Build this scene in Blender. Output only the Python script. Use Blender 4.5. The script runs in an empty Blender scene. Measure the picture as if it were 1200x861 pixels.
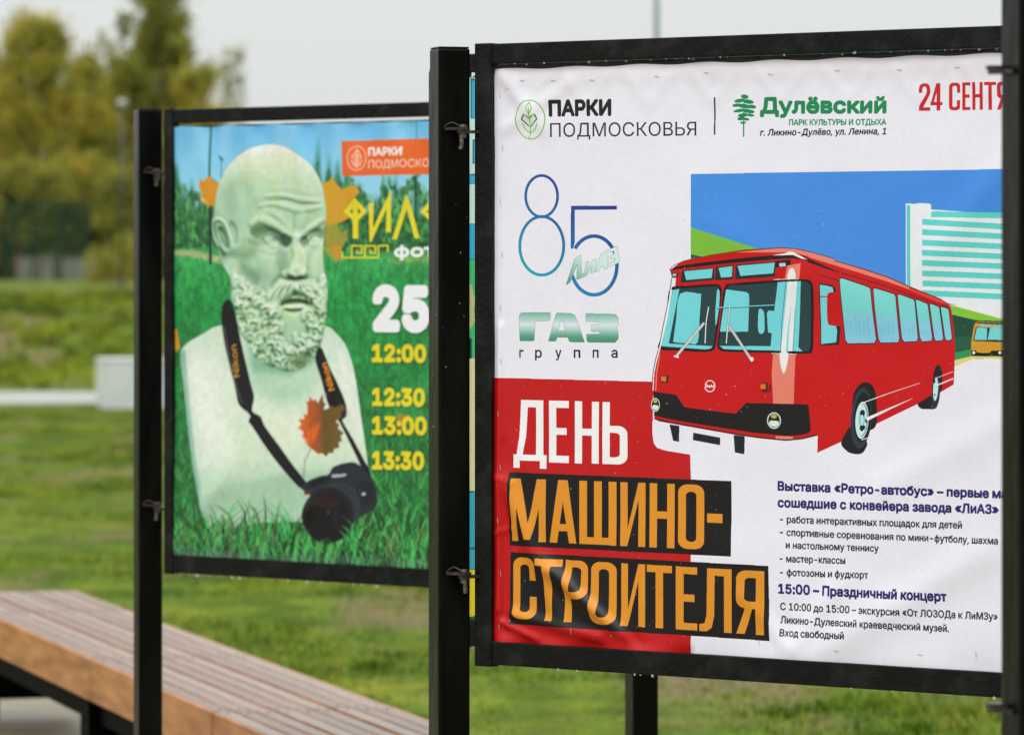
import bpy, bmesh, math, random
import numpy as np
from mathutils import Vector, Matrix
random.seed(7); RNG = np.random.default_rng(11)
S = bpy.context.scene; COL = S.collection
# ------------------------------------------------------------------ camera
F, CX, HY, EYE = 5250.0, 600.0, 309.0, 1.6        # focal length and horizon, in photograph pixels; eye height in m
cd = bpy.data.cameras.new('camera'); cam = bpy.data.objects.new('camera', cd); COL.objects.link(cam)
cd.lens = F / 1200 * 36; cd.sensor_width = 36; cd.shift_y = -(430.5 - HY) / 1200
cam.location = (0, 0, EYE); cam.rotation_euler = (math.radians(90), 0, 0)
cd.clip_start = 0.1; cd.clip_end = 8000
cd.dof.use_dof = True; cd.dof.focus_distance = 7.6; cd.dof.aperture_fstop = (cd.lens / 1000) / 0.020
S.camera = cam
# ------------------------------------------------------------------ sky, sun, exposure
SUN_EL, SUN_AZ = math.radians(52), math.radians(200)     # behind the camera, a little to the left, veiled by cloud
W = bpy.data.worlds.new('World'); S.world = W; W.use_nodes = True
nt = W.node_tree; nt.nodes.clear(); N = nt.nodes.new; L = nt.links.new
sky = N('ShaderNodeTexSky'); sky.sky_type = 'NISHITA'; sky.sun_disc = False
sky.sun_elevation = SUN_EL; sky.sun_rotation = SUN_AZ
hs = N('ShaderNodeHueSaturation'); hs.inputs['Saturation'].default_value = 0.12; hs.inputs['Value'].default_value = 0.6
L(sky.outputs[0], hs.inputs['Color'])
tc = N('ShaderNodeTexCoord'); sep = N('ShaderNodeSeparateXYZ'); L(tc.outputs['Generated'], sep.inputs[0])
mx = N('ShaderNodeMath'); mx.operation = 'MAXIMUM'; mx.inputs[1].default_value = 0; L(sep.outputs['Z'], mx.inputs[0])
ma = N('ShaderNodeMath'); ma.operation = 'MULTIPLY_ADD'; ma.inputs[1].default_value = 1.9; ma.inputs[2].default_value = 1.0; L(mx.outputs[0], ma.inputs[0])
cn = N('ShaderNodeTexNoise'); cn.inputs['Scale'].default_value = 2.2; cn.inputs['Detail'].default_value = 3; L(tc.outputs['Generated'], cn.inputs['Vector'])
cm = N('ShaderNodeMath'); cm.operation = 'MULTIPLY_ADD'; cm.inputs[1].default_value = 0.14; cm.inputs[2].default_value = 0.93; L(cn.outputs[0], cm.inputs[0])
mm = N('ShaderNodeMath'); mm.operation = 'MULTIPLY'; L(ma.outputs[0], mm.inputs[0]); L(cm.outputs[0], mm.inputs[1])
cl = N('ShaderNodeVectorMath'); cl.operation = 'SCALE'; cl.inputs[0].default_value = (7.1, 7.35, 7.2); L(mm.outputs[0], cl.inputs['Scale'])
mix = N('ShaderNodeMix'); mix.data_type = 'RGBA'; mix.inputs[0].default_value = 0.92; L(hs.outputs[0], mix.inputs[6]); L(cl.outputs[0], mix.inputs[7])
bg = N('ShaderNodeBackground'); bg.inputs['Strength'].default_value = 0.1; L(mix.outputs[2], bg.inputs[0])
wo = N('ShaderNodeOutputWorld'); L(bg.outputs[0], wo.inputs[0])
sd = bpy.data.lights.new('sun', 'SUN'); sd.energy = 1.0; sd.angle = math.radians(25); sd.color = (0.99, 0.985, 1.0)
so = bpy.data.objects.new('sun', sd); COL.objects.link(so)
sdir = Vector((math.sin(SUN_AZ) * math.cos(SUN_EL), math.cos(SUN_AZ) * math.cos(SUN_EL), math.sin(SUN_EL)))
so.rotation_euler = sdir.to_track_quat('Z', 'Y').to_euler(); so.location = (-4, -8, 12)
S.view_settings.view_transform = 'Standard'; S.view_settings.look = 'None'
S.view_settings.exposure = 0.03; S.view_settings.gamma = 1.0
S.cycles.use_denoising = True; S.cycles.max_bounces = 6

# ------------------------------------------------------------------ helpers
def lin(c):
    c = [x / 255 for x in c]
    return tuple((x / 12.92 if x <= 0.04045 else ((x + 0.055) / 1.055) ** 2.4) for x in c) + (1,)

def mat(name, c1, c2=None, scale=6.0, rough=0.6, metal=0.0, bump=0.0, bscale=None, stretch=(1, 1, 1), detail=6, spec=0.5, ramp=(0.35, 0.65), coord='Object', coat=0, rvar=0.0):
    m = bpy.data.materials.new(name); m.use_nodes = True
    t = m.node_tree; n = t.nodes.new; l = t.links.new
    p = t.nodes['Principled BSDF']
    p.inputs['Roughness'].default_value = rough; p.inputs['Metallic'].default_value = metal
    p.inputs['Specular IOR Level'].default_value = spec; p.inputs['Coat Weight'].default_value = coat
    if c2 is None: c2 = tuple(min(1, x * 1.25) for x in c1[:3]) + (1,)
    co = n('ShaderNodeTexCoord'); mp = n('ShaderNodeMapping'); mp.inputs['Scale'].default_value = stretch
    l(co.outputs[coord], mp.inputs[0])
    ns = n('ShaderNodeTexNoise'); ns.inputs['Scale'].default_value = scale; ns.inputs['Detail'].default_value = detail
    l(mp.outputs[0], ns.inputs['Vector'])
    r = n('ShaderNodeValToRGB'); r.color_ramp.elements[0].position = ramp[0]; r.color_ramp.elements[1].position = ramp[1]
    r.color_ramp.elements[0].color = c1; r.color_ramp.elements[1].color = c2
    l(ns.outputs[0], r.inputs[0]); l(r.outputs[0], p.inputs['Base Color'])
    if rvar:
        q = n('ShaderNodeMapRange'); q.inputs[3].default_value = rough - rvar; q.inputs[4].default_value = rough + rvar
        l(ns.outputs[0], q.inputs[0]); l(q.outputs[0], p.inputs['Roughness'])
    if bump:
        nb = n('ShaderNodeTexNoise'); nb.inputs['Scale'].default_value = bscale or scale * 4; nb.inputs['Detail'].default_value = 4
        l(mp.outputs[0], nb.inputs['Vector'])
        b = n('ShaderNodeBump'); b.inputs['Strength'].default_value = bump; b.inputs['Distance'].default_value = 0.01
        l(nb.outputs[0], b.inputs['Height']); l(b.outputs[0], p.inputs['Normal'])
    return m

def tag(o, label=None, cat=None, group=None, kind=None):
    for k, v in (('label', label), ('category', cat), ('group', group), ('kind', kind)):
        if v: o[k] = v
    return o

def empty(name, loc):
    o = bpy.data.objects.new(name, None); COL.objects.link(o); o.location = loc; o.empty_display_size = 0.1
    return o

def origin(parent):
    v = Vector((0, 0, 0)); p = parent
    while p is not None: v += p.location; p = p.parent
    return v

def link(name, me, m, parent=None, world=True, loc=None):
    """me has world coordinates when world is True; shifted into the parent's space"""
    o = bpy.data.objects.new(name, me); COL.objects.link(o)
    if m is not None and not me.materials: me.materials.append(m)
    if parent is not None:
        o.parent = parent
        if world: me.transform(Matrix.Translation(-origin(parent)))
    if loc is not None: o.location = loc
    return o

def pyd(name, v, f, smooth=False):
    me = bpy.data.meshes.new(name); me.from_pydata([tuple(x) for x in v], [], f); me.update()
    if smooth: me.shade_smooth()
    return me

class B:
    """a bmesh collecting boxes, tubes and prisms, linked as one part"""
    def __init__(s): s.bm = bmesh.new()
    def box(s, o, u, v, w, bevel=0.0):
        o, u, v, w = map(Vector, (o, u, v, w))
        c = [s.bm.verts.new(o + a * u + b * v + g * w) for a in (0, 1) for b in (0, 1) for g in (0, 1)]
        fs = [s.bm.faces.new([c[i] for i in q]) for q in ((0, 1, 3, 2), (4, 6, 7, 5), (0, 4, 5, 1), (2, 3, 7, 6), (0, 2, 6, 4), (1, 5, 7, 3))]
        if bevel:
            es = list({e for f in fs for e in f.edges})
            bmesh.ops.bevel(s.bm, geom=es, offset=bevel, segments=2, affect='EDGES', profile=0.6)
        return s
    def abox(s, x0, x1, y0, y1, z0, z1, bevel=0.0):
        return s.box((x0, y0, z0), (x1 - x0, 0, 0), (0, y1 - y0, 0), (0, 0, z1 - z0), bevel)
    def tube(s, pts, rad, n=8, caps=True):
        pts = [Vector(p) for p in pts]
        if not hasattr(rad, '__len__'): rad = [rad] * len(pts)
        rings = []
        for i, p in enumerate(pts):
            d = (pts[min(i + 1, len(pts) - 1)] - pts[max(i - 1, 0)]).normalized()
            a = d.orthogonal().normalized() if abs(d.z) < .99 else Vector((1, 0, 0)); b = d.cross(a).normalized(); a = b.cross(d)
            rings.append([s.bm.verts.new(p + rad[i] * (math.cos(2 * math.pi * k / n) * a + math.sin(2 * math.pi * k / n) * b)) for k in range(n)])
        for r0, r1 in zip(rings, rings[1:]):
            for k in range(n): s.bm.faces.new((r0[k], r0[(k + 1) % n], r1[(k + 1) % n], r1[k]))
        if caps: s.bm.faces.new(rings[0][::-1]); s.bm.faces.new(rings[-1])
        return s
    def prism(s, pts, off):
        off = Vector(off); a = [s.bm.verts.new(p) for p in pts]; b = [s.bm.verts.new(Vector(p) + off) for p in pts]
        s.bm.faces.new(a); s.bm.faces.new(b[::-1])
        for i in range(len(a)): j = (i + 1) % len(a); s.bm.faces.new((a[i], b[i], b[j], a[j]))
        return s
    def ball(s, c, r, sc=(1, 1, 1), sub=2):
        bmesh.ops.create_icosphere(s.bm, subdivisions=sub, radius=r, matrix=Matrix.Translation(c) @ Matrix.Diagonal((*sc, 1)))
        return s
    def mesh(s, name, smooth=False):
        bmesh.ops.recalc_face_normals(s.bm, faces=s.bm.faces)
        me = bpy.data.meshes.new(name); s.bm.to_mesh(me); s.bm.free()
        if smooth: me.shade_smooth()
        return me
    def build(s, name, m, parent=None, smooth=False):
        return link(name, s.mesh(name, smooth), m, parent)

# ------------------------------------------------------------------ print: shapes filled into an image by scan lines
GLYPH = {}
try: FONT = bpy.data.fonts.load(bpy.utils.resource_path('LOCAL') + '/datafiles/fonts/Inter.woff2')      # Blender's own interface face
except Exception: FONT = None
def glyphs(body):
    """outlines of a line of text in font units, as closed rings (cap height 1)"""
    if body in GLYPH: return GLYPH[body]
    c = bpy.data.curves.new('lettering', 'FONT'); c.body = body; c.size = 1
    if FONT: c.font = FONT
    o = bpy.data.objects.new('lettering', c); COL.objects.link(o)
    dg = bpy.context.evaluated_depsgraph_get()
    cu = o.to_curve(dg)
    rings = []
    for sp in cu.splines:
        if sp.type == 'BEZIER':
            bp = sp.bezier_points; n = len(bp); r = []
            for i in range(n):
                a, b = bp[i], bp[(i + 1) % n]
                P0, P1, P2, P3 = (np.array(q[:2]) for q in (a.co, a.handle_right, b.handle_left, b.co))
                for t in np.arange(6) / 6:
                    r.append((1 - t) ** 3 * P0 + 3 * (1 - t) ** 2 * t * P1 + 3 * (1 - t) * t * t * P2 + t ** 3 * P3)
            rings.append(np.array(r))
        else:
            rings.append(np.array([p.co[:2] for p in sp.points]))
    o.to_curve_clear(); bpy.data.objects.remove(o); bpy.data.curves.remove(c)
    GLYPH[body] = rings
    return rings
CAPH = max(r[:, 1].max() for r in glyphs('П'))

def boxblur(a, r):
    if r < 1: return a
    r = int(r)
    for ax in (0, 1):
        for _ in range(2):
            p = np.pad(a, [(r + 1, r) if k == ax else (0, 0) for k in (0, 1)], mode='edge')
            c = np.cumsum(p, axis=ax, dtype=np.float64)
            if ax == 0: a = (c[2 * r + 1:] - c[:-2 * r - 1]) / (2 * r + 1)
            else: a = (c[:, 2 * r + 1:] - c[:, :-2 * r - 1]) / (2 * r + 1)
    return a.astype(np.float32)

def noise2(h, w, cell, seed, octv=3):
    g = np.random.default_rng(seed); out = np.zeros((h, w), np.float32); amp = 1; tot = 0
    cy, cx = (cell, cell) if not hasattr(cell, '__len__') else cell
    for k in range(octv):
        ny, nx = int(h / cy) + 3, int(w / cx) + 3; a = g.random((ny, nx)).astype(np.float32)
        y = np.arange(h) / cy; x = np.arange(w) / cx; iy = y.astype(int); ix = x.astype(int)
        fy = (y - iy)[:, None]; fx = (x - ix)[None]; fy = fy * fy * (3 - 2 * fy); fx = fx * fx * (3 - 2 * fx)
        v = (a[iy][:, ix] * (1 - fx) + a[iy][:, ix + 1] * fx) * (1 - fy) + (a[iy + 1][:, ix] * (1 - fx) + a[iy + 1][:, ix + 1] * fx) * fy
        out += amp * v; tot += amp; amp *= .55; cy = max(cy / 2, 1); cx = max(cx / 2, 1)
    return out / tot

class Print:
    """artwork of one poster; shapes are given where the photograph shows them and are laid flat on the sheet"""
    def __init__(s, X0, Y0, th, ztop, zbot, w, res, base):
        s.X0, s.Y0, s.c, s.sn, s.zt, s.zb, s.w = X0, Y0, math.cos(th), math.sin(th), ztop, zbot, w
        s.W, s.H = int(w * res), int((ztop - zbot) * res); s.res = res
        s.a = np.empty((s.H, s.W, 3), np.float32); s.a[:] = np.array(base) / 255
        s.k = res * Y0 / F                                        # canvas pixels per photograph pixel, about
    def uv(s, P):
        P = np.atleast_2d(np.asarray(P, float)); x = P[:, 0] - CX
        t = (x * s.Y0 - F * s.X0) / (F * s.c + x * s.sn); Y = s.Y0 - s.sn * t
        z = EYE - (P[:, 1] - HY) * Y / F
        return np.stack([t * s.res, (s.zt - z) * s.res], 1)
    def mask(s, rings, pad=0):
        A, Bq = [], []
        for r in rings:
            q = s.uv(r); A.append(q); Bq.append(np.roll(q, -1, 0))
        A = np.concatenate(A); Bq = np.concatenate(Bq)
        x0 = int(max(0, min(A[:, 0].min() - pad - 2, s.W - 1))); x1 = int(min(s.W, max(A[:, 0].max() + pad + 3, 1)))
        y0 = int(max(0, min(A[:, 1].min() - pad - 2, s.H - 1))); y1 = int(min(s.H, max(A[:, 1].max() + pad + 3, 1)))
        w, h = max(x1 - x0, 1), max(y1 - y0, 1)
        up = A[:, 1] < Bq[:, 1]; sg = np.where(up, 1, -1)
        lo = np.where(up[:, None], A, Bq); hi = np.where(up[:, None], Bq, A)
        r0 = np.ceil(lo[:, 1] - .5).astype(int); r1 = np.ceil(hi[:, 1] - .5).astype(int)
        r0c = np.clip(r0, y0, y1); r1c = np.clip(r1, y0, y1); n = r1c - r0c
        idx = np.repeat(np.arange(len(n)), n)
        T = np.zeros((h, w + 1), np.int32)
        if len(idx):
            row = np.arange(n.sum()) - np.repeat(np.cumsum(n) - n, n) + r0c[idx]
            fr = (row + .5 - lo[idx, 1]) / (hi[idx, 1] - lo[idx, 1]); xx = lo[idx, 0] + fr * (hi[idx, 0] - lo[idx, 0])
            c = np.clip(np.ceil(xx - .5).astype(int) - x0, 0, w)
            np.add.at(T, (row - y0, c), sg[idx])
        return (np.cumsum(T, 1)[:, :w] != 0).astype(np.float32), x0, y0, x1, y1
    def fill(s, rings, col, alpha=1.0, blur=0, fat=0, grad=None, outline=None, inside=None, tex=None):
        if len(rings) and not hasattr(rings[0][0], '__len__'): rings = [rings]
        r = int(fat * s.k + .5); b = int(blur * s.k)
        m, x0, y0, x1, y1 = s.mask(rings, pad=r + 3 * b + 2)
        if r:
            o = m.copy(); 
            for dx in range(-r, r + 1):
                e = int((r * r - dx * dx) ** .5 + .3)
                for dy in (range(-e, e + 1) if r < 4 else set((-e, -e // 2, 0, e // 2, e))):
                    q = np.zeros_like(m); h, w = m.shape
                    q[max(dy, 0):h + min(dy, 0), max(dx, 0):w + min(dx, 0)] = m[max(-dy, 0):h + min(-dy, 0), max(-dx, 0):w + min(-dx, 0)]
                    np.maximum(o, q, out=o)
            if outline is not None: s._put(o, x0, y0, x1, y1, outline, 1, None)
            else: m = o
        if b: m = boxblur(m, b)
        if inside is not None: m = m * inside[y0:y1, x0:x1]
        if tex is not None: m = m * tex[y0:y1, x0:x1]
        s._put(m, x0, y0, x1, y1, col, alpha, grad)
    def _put(s, m, x0, y0, x1, y1, col, alpha, grad):
        sub = s.a[y0:y1, x0:x1]
        if grad is None: C = np.array(col, np.float32) / 255
        else:                                                      # stops: [(point, colour), ...] along the first-last line
            p = s.uv([g[0] for g in grad]); d = p[-1] - p[0]; L2 = (d * d).sum()
            yy, xx = np.mgrid[y0:y1, x0:x1]; t = ((xx - p[0, 0]) * d[0] + (yy - p[0, 1]) * d[1]) / L2
            ts = [((q - p[0]) * d).sum() / L2 for q in p]; C = np.stack([np.interp(t, ts, [g[1][k] / 255 for g in grad]) for k in range(3)], -1).astype(np.float32)
        m = (m * alpha)[:sub.shape[0], :sub.shape[1], None]
        sub += m * (C - sub)
    def full(s, rings):
        m, x0, y0, x1, y1 = s.mask([rings] if not hasattr(rings[0][0], '__len__') else rings)
        o = np.zeros((s.H, s.W), np.float32); o[y0:y1, x0:x1] = m[:y1 - y0, :x1 - x0]; return o
    def line(s, pts, w, col, **k): s.fill(stroke(pts, w), col, **k)
    def text(s, body, p0, p1, cap, col, fat=0, shear=0, vert=None, **k):
        R = glyphs(body); lo = min(r[:, 0].min() for r in R); hi = max(r[:, 0].max() for r in R)
        p0, p1 = np.array(p0, float), np.array(p1, float); d = (p1 - p0) / (hi - lo)
        v = np.array(vert if vert is not None else (0, -1), float) * cap / CAPH
        out = [p0 + (r[:, :1] - lo + shear * r[:, 1:] * cap / CAPH / max(np.hypot(*d), 1e-6)) * d + r[:, 1:] * v for r in R]
        s.fill(out, col, fat=fat, **k)
    def image(s, name):
        im = bpy.data.images.new(name, s.W, s.H); a = np.ones((s.H, s.W, 4), np.float32); a[..., :3] = np.clip(s.a[::-1], 0, 1)
        im.pixels.foreach_set(a.ravel()); im.update(); im.pack(); return im

def spline(pts, closed=True, n=6):
    P = np.asarray(pts, float); m = len(P); out = []
    for i in range(m if closed else m - 1):
        if closed: a, b, c, d = P[i - 1], P[i], P[(i + 1) % m], P[(i + 2) % m]
        else: a, b, c, d = P[max(i - 1, 0)], P[i], P[i + 1], P[min(i + 2, m - 1)]
        for t in np.arange(n) / n:
            out.append(.5 * (2 * b + (c - a) * t + (2 * a - 5 * b + 4 * c - d) * t * t + (3 * b - a - 3 * c + d) * t ** 3))
    if not closed: out.append(P[-1])
    return np.array(out)
def ell(cx, cy, rx, ry, rot=0, n=36, a0=0, a1=360):
    t = np.radians(np.linspace(a0, a1, n, endpoint=(a1 - a0) != 360)); c, s = math.cos(math.radians(rot)), math.sin(math.radians(rot))
    x, y = rx * np.cos(t), ry * np.sin(t); return np.stack([cx + c * x - s * y, cy + s * x + c * y], 1)
def stroke(pts, w, round_=True):
    P = np.asarray(pts, float); n = len(P); w = np.broadcast_to(np.asarray(w, float) / 2, (n,)); R = []
    for i in range(n - 1):
        d = P[i + 1] - P[i]; l = np.hypot(*d)
        if l < 1e-6: continue
        q = np.array([-d[1], d[0]]) / l
        R.append(np.array([P[i] + q * w[i], P[i + 1] + q * w[i + 1], P[i + 1] - q * w[i + 1], P[i] - q * w[i]]))
    if round_:
        for i in range(1, n - 1): R.append(ell(*P[i], w[i], w[i], n=10)[::-1])
    return R
def ring(cx, cy, rx, ry, w, col=None): return [ell(cx, cy, rx, ry), ell(cx, cy, rx - w, ry - w)[::-1]]
def zf(ox, oy, sc): return lambda *p: np.array([(ox + q[0] / sc, oy + q[1] / sc) for q in (p[0] if len(p) == 1 and hasattr(p[0][0], '__len__') else p)])

# heavy condensed capitals, drawn as solid rings and holes in a box 1 wide and 1 high (y up)
def cond(ch, t=.30, h=.115):
    Rr = lambda x0, y0, x1, y1: [(x0, y0), (x1, y0), (x1, y1), (x0, y1)]
    def bowl(x0, y0, x1, y1, rx=.38, ry=.13):
        out = []
        for (cx, cy, a) in ((x1 - rx, y1 - ry, 0), (x0 + rx, y1 - ry, 90), (x0 + rx, y0 + ry, 180), (x1 - rx, y0 + ry, 270)):
            for k in range(7): b = math.radians(a + 15 * k); out.append((cx + rx * math.cos(b), cy + ry * math.sin(b)))
        return out
    def dee(y0, y1, l):                                            # square at the left, rounded right
        o = [(p[0] if p[0] > .5 else l[0], p[1] if p[0] > .5 else (y1 if p[1] > (y0 + y1) / 2 else y0)) for p in bowl(0, y0, 1, y1)]
        i = [(p[0] if p[0] > .5 else l[1], p[1] if p[0] > .5 else ((y1 - h) if p[1] > (y0 + y1) / 2 else y0 + h)) for p in bowl(t, y0 + h, 1 - t, y1 - h, .18, .06)]
        return [o], [i]
    if ch == 'О': return [bowl(0, 0, 1, 1)], [bowl(t, h, 1 - t, 1 - h, .18, .06)]
    if ch == 'С': return [bowl(0, 0, 1, 1)], [bowl(t, h, 1 - t, 1 - h, .18, .06), Rr(1 - t, .37, 1, .63)]
    if ch == 'Е': return [Rr(0, 0, t * 1.2, 1), Rr(0, 0, 1, h), Rr(0, .45, .88, .45 + h), Rr(0, 1 - h, 1, 1)], []
    if ch == 'Н': return [Rr(0, 0, t, 1), Rr(1 - t, 0, 1, 1), Rr(0, .45, 1, .45 + h)], []
    if ch == 'Ш': return [Rr(0, 0, .21, 1), Rr(.395, 0, .605, 1), Rr(.79, 0, 1, 1), Rr(0, 0, 1, h)], []
    if ch == 'Т': return [Rr(.5 - t / 2, 0, .5 + t / 2, 1), Rr(0, 1 - h, 1, 1)], []
    if ch == 'И': return [Rr(0, 0, t * .95, 1), Rr(1 - t * .95, 0, 1, 1), [(t * .4, 0), (t * .95, 0), (1 - t * .4, 1), (1 - t * .95, 1)]], []
    if ch == 'М': return [Rr(0, 0, .2, 1), Rr(.8, 0, 1, 1), [(0, 1), (.26, 1), (.59, 0.03), (.41, 0.03)], [(1, 1), (.74, 1), (.41, 0.03), (.59, 0.03)]], []
    if ch == 'А': return [[(0, 0), (t * .92, 0), (.62, 1), (.32, 1)], [(1, 0), (1 - t * .92, 0), (.38, 1), (.68, 1)], Rr(.2, .19, .8, .19 + h)], []
    if ch == 'Р': s, i = dee(.38, 1, (0, t)); return s + [Rr(0, 0, t, .5)], i
    if ch == 'Ь': s, i = dee(0, .62, (0, t)); return s + [Rr(0, .5, t, 1)], i
    if ch == 'Я':
        s, i = dee(.4, 1, (0, t)); f = lambda r: [(1 - x, y) for x, y in r]
        return [f(s[0]), Rr(1 - t, 0, 1, .5), [(0, 0), (t, 0), (.62, .44), (.34, .44)]], [f(i[0])]
    if ch == 'Б': s, i = dee(0, .58, (0, t)); return s + [Rr(0, .5, t, 1), Rr(0, 1 - h, .95, 1)], i
    if ch == 'Л': return [Rr(1 - t * .8, 0, 1, 1), Rr(.24, 1 - h, 1, 1), [(.24, 1), (.24 + t * .8, 1), (.46, .25), (.38, .06), (.22, 0), (0, 0), (0, .11), (.16, .13), (.22, .25)]], []
    if ch == 'Д': return [Rr(0, -.1, .2, .12), Rr(.8, -.1, 1, .12), Rr(0, .02, 1, .12), Rr(.68, .02, .9, 1), Rr(.22, 1 - h, .9, 1), [(.22, 1), (.44, 1), (.38, .4), (.27, .05), (.08, .05), (.18, .4)]], []
    if ch == '2': return [spline([(0, .66), (0, .8), (.12, .95), (.5, 1), (.88, .95), (1, .78), (.94, .58), (.36, .12)], False, 4).tolist() + [(1, .12), (1, 0), (0, 0), (0, .14)] + spline([(.06, .22), (.6, .58), (.7, .76), (.62, .87), (.5, .885), (.38, .87), (.3, .76), (.3, .66)], False, 4).tolist()], []
    if ch == '4': return [Rr(.52, 0, .82, 1), Rr(0, .19, 1, .31), [(0, .22), (.24, .22), (.72, 1), (.5, 1)]], []
    if ch == '-': return [Rr(0, .42, 1, .56)], []
def cword(pr, items, top, bot, col, **k):
    """items: (letter, left, right); top and bot: ((x, y), (x, y)) lines the letters stand between"""
    for ch, a, b in items:
        sol, hol = cond(ch); out = []
        for rs, want in ((sol, 1), (hol, -1)):
            for q in rs:
                q = np.array(q, float); area = (q[:, 0] * np.roll(q[:, 1], -1) - q[:, 1] * np.roll(q[:, 0], -1)).sum()
                if area * want < 0: q = q[::-1]
                x = a + q[:, 0] * (b - a)
                yt = top[0][1] + (x - top[0][0]) * (top[1][1] - top[0][1]) / (top[1][0] - top[0][0])
                yb = bot[0][1] + (x - bot[0][0]) * (bot[1][1] - bot[0][1]) / (bot[1][0] - bot[0][0])
                out.append(np.stack([x, yb + q[:, 1] * (yt - yb)], 1))
        pr.fill(out, col, **k)
#ART
# ================================================================== the bus poster's print
A_X0, A_Y0, A_TH = (581 - CX) / F * 7.85, 7.85, math.radians(36)
def art_front():
    p = Print(A_X0, A_Y0, A_TH, 1.940, 0.9376, 1.2, 2000, (240, 238, 249))
    RED, BR, BLK, CY, DK, SAL, WH = (196, 18, 20), (204, 12, 18), (22, 20, 22), (120, 218, 226), (38, 66, 70), (236, 132, 112), (240, 240, 244)
    # --- picture panel behind the bus
    p.fill([(811.5, 204), (1330, 196), (1330, 365), (1114, 357), (887, 300), (811.5, 300)], (70, 144, 232))
    p.fill([(811.5, 267), (822, 270), (892, 292), (892, 330), (811.5, 330)], (128, 192, 62)); p.line([(811.5, 266.5), (822, 269.8), (892, 291.6)], 1, (70, 190, 150))
    p.fill([(811.5, 298), (825, 301), (811.5, 303)], (30, 80, 60))
    p.fill([(1063.5, 238.5), (1093, 240), (1093, 245.5), (1330, 262), (1330, 400), (1063.5, 345)], (236, 240, 246))
    p.fill([(1064.6, 240.5), (1068.8, 240.8), (1068.8, 345), (1064.6, 343)], (90, 208, 205))
    p.fill([(1070, 239.5), (1080, 238), (1091, 238.5), (1093, 240), (1093, 248), (1070, 248)], (240, 242, 247))
    for i, (yl, yr) in enumerate(((251, 252.5), (260, 265.3), (272, 276.8), (284.3, 288.6), (296.1, 300.3), (308, 311.8), (320.2, 323.7), (331.9, 335.6), (343.2, 347.3))):
        x0 = 1093.5 if i == 0 else 1083; sl = (yr - yl) / (1172 - x0)
        p.fill([(x0, yl - 3.4), (1330, yl - 3.4 + sl * (1330 - x0)), (1330, yl + 3.4 + sl * (1330 - x0)), (x0, yl + 3.4)], (98, 214, 208))
    # hill, hedge and far bus on the right
    p.fill([(1112, 356.5), (1330, 415), (1330, 432), (1112, 372)], (130, 200, 60)); p.line([(1112, 356.5), (1330, 415)], .8, (210, 225, 90))
    p.fill([(1115, 368), (1145, 375), (1330, 382), (1330, 420), (1115, 420)], (26, 74, 58)); p.fill([(1115, 396), (1141, 393), (1141, 410), (1115, 412)], (34, 92, 66), blur=1)
    p.fill([(1120, 413), (1141, 408.5), (1141, 418), (1120, 422)], (44, 150, 88)); p.fill([(1121, 421.5), (1139, 417.2), (1330, 420), (1330, 424), (1144, 419.6), (1121, 428.5)], (226, 218, 124))
    z = zf(950, 270, 4.784)
    p.fill(z((925, 522), (945, 508), (1700, 560), (1700, 720), (905, 700), (907, 625), (920, 540)), (214, 152, 40))
    p.fill(z((940, 512), (1700, 560), (1700, 568), (938, 520)), (60, 50, 30))
    for a in ((955, 524, 1020), (1030, 527, 1090)): p.fill(z((a[0], a[1]), (a[2], a[1] + 2), (a[2], a[1] + 14), (a[0], a[1] + 12)), (120, 205, 210))
    p.fill(z((932, 540), (1700, 590), (1700, 655), (918, 618)), (34, 50, 50))
    for a, b in ((934, 996), (1008, 1100), (1112, 1200)): p.fill(z((a + 4, 543), (b, 546), (b - 3, 614), (a - 10, 612)), (120, 214, 218))
    p.fill(z((906, 670), (930, 672), (940, 684), (1010, 686), (1022, 672), (1090, 672), (1100, 704), (908, 700)), BLK)
    for cx in (921, 1067): p.fill(spline(z(*ell(cx, 684, 8, 9, n=8))), WH)
    # --- red field
    p.fill([(578, 441), (581, 442.3), (767, 447), (766.6, 494), (766.8, 514), (770, 521), (775, 525), (783, 527.8), (809.8, 532.3), (811, 561), (811, 745), (809, 768), (578, 756)], RED)
    # --- the bus
    z4, z5, z6, z7 = zf(750, 270, 5.217), zf(750, 400, 5.217), zf(950, 270, 4.784), zf(950, 400, 4.784)
    p.fill(z5((85, 488), (92, 470), (300, 520), (600, 580), (900, 610), (1085, 580), (1085, 700), (312, 690), (150, 662), (112, 648), (92, 620), (84, 560)), (240, 238, 249))
    body = np.concatenate([z4((190, 240), (198, 225), (215, 213), (280, 185), (450, 150), (650, 120), (800, 110), (880, 106), (960, 111), (1040, 127)),
        z6((20, 130), (130, 165), (300, 213), (450, 263), (560, 313), (640, 345), (740, 385), (782, 412), (795, 440), (808, 540), (816, 650)), z7((818, 40), (812, 160), (808, 240), (740, 280), (610, 348), (375, 460), (175, 560), (42, 621), (44, 530)),
        z5((1088, 572), (1000, 596), (900, 606), (750, 592), (600, 571), (400, 536), (200, 500), (120, 486), (96, 465), (88, 300), (92, 200), (110, 105), (128, 45)), z4((150, 600), (180, 440), (203, 330), (205, 285))])
    p.fill(body, BR); p.line(z4((190, 240), (215, 213), (280, 185), (450, 150), (650, 120), (800, 110), (880, 106), (960, 111), (1040, 127), (1200, 172)), .7, (70, 40, 40)); p.line(z6((20, 130), (130, 165), (300, 213), (450, 263), (560, 313), (640, 345), (740, 385)), .7, (90, 50, 50))
    p.fill(z4((600, 134), (800, 114), (880, 109), (960, 113), (1040, 130), (1200, 175), (1200, 200), (1060, 162), (960, 137), (880, 134), (720, 134)), SAL)
    p.fill(z6((0, 128), (130, 168), (300, 218), (450, 268), (560, 318), (570, 334), (450, 290), (300, 242), (130, 190), (0, 150)), SAL)
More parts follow.
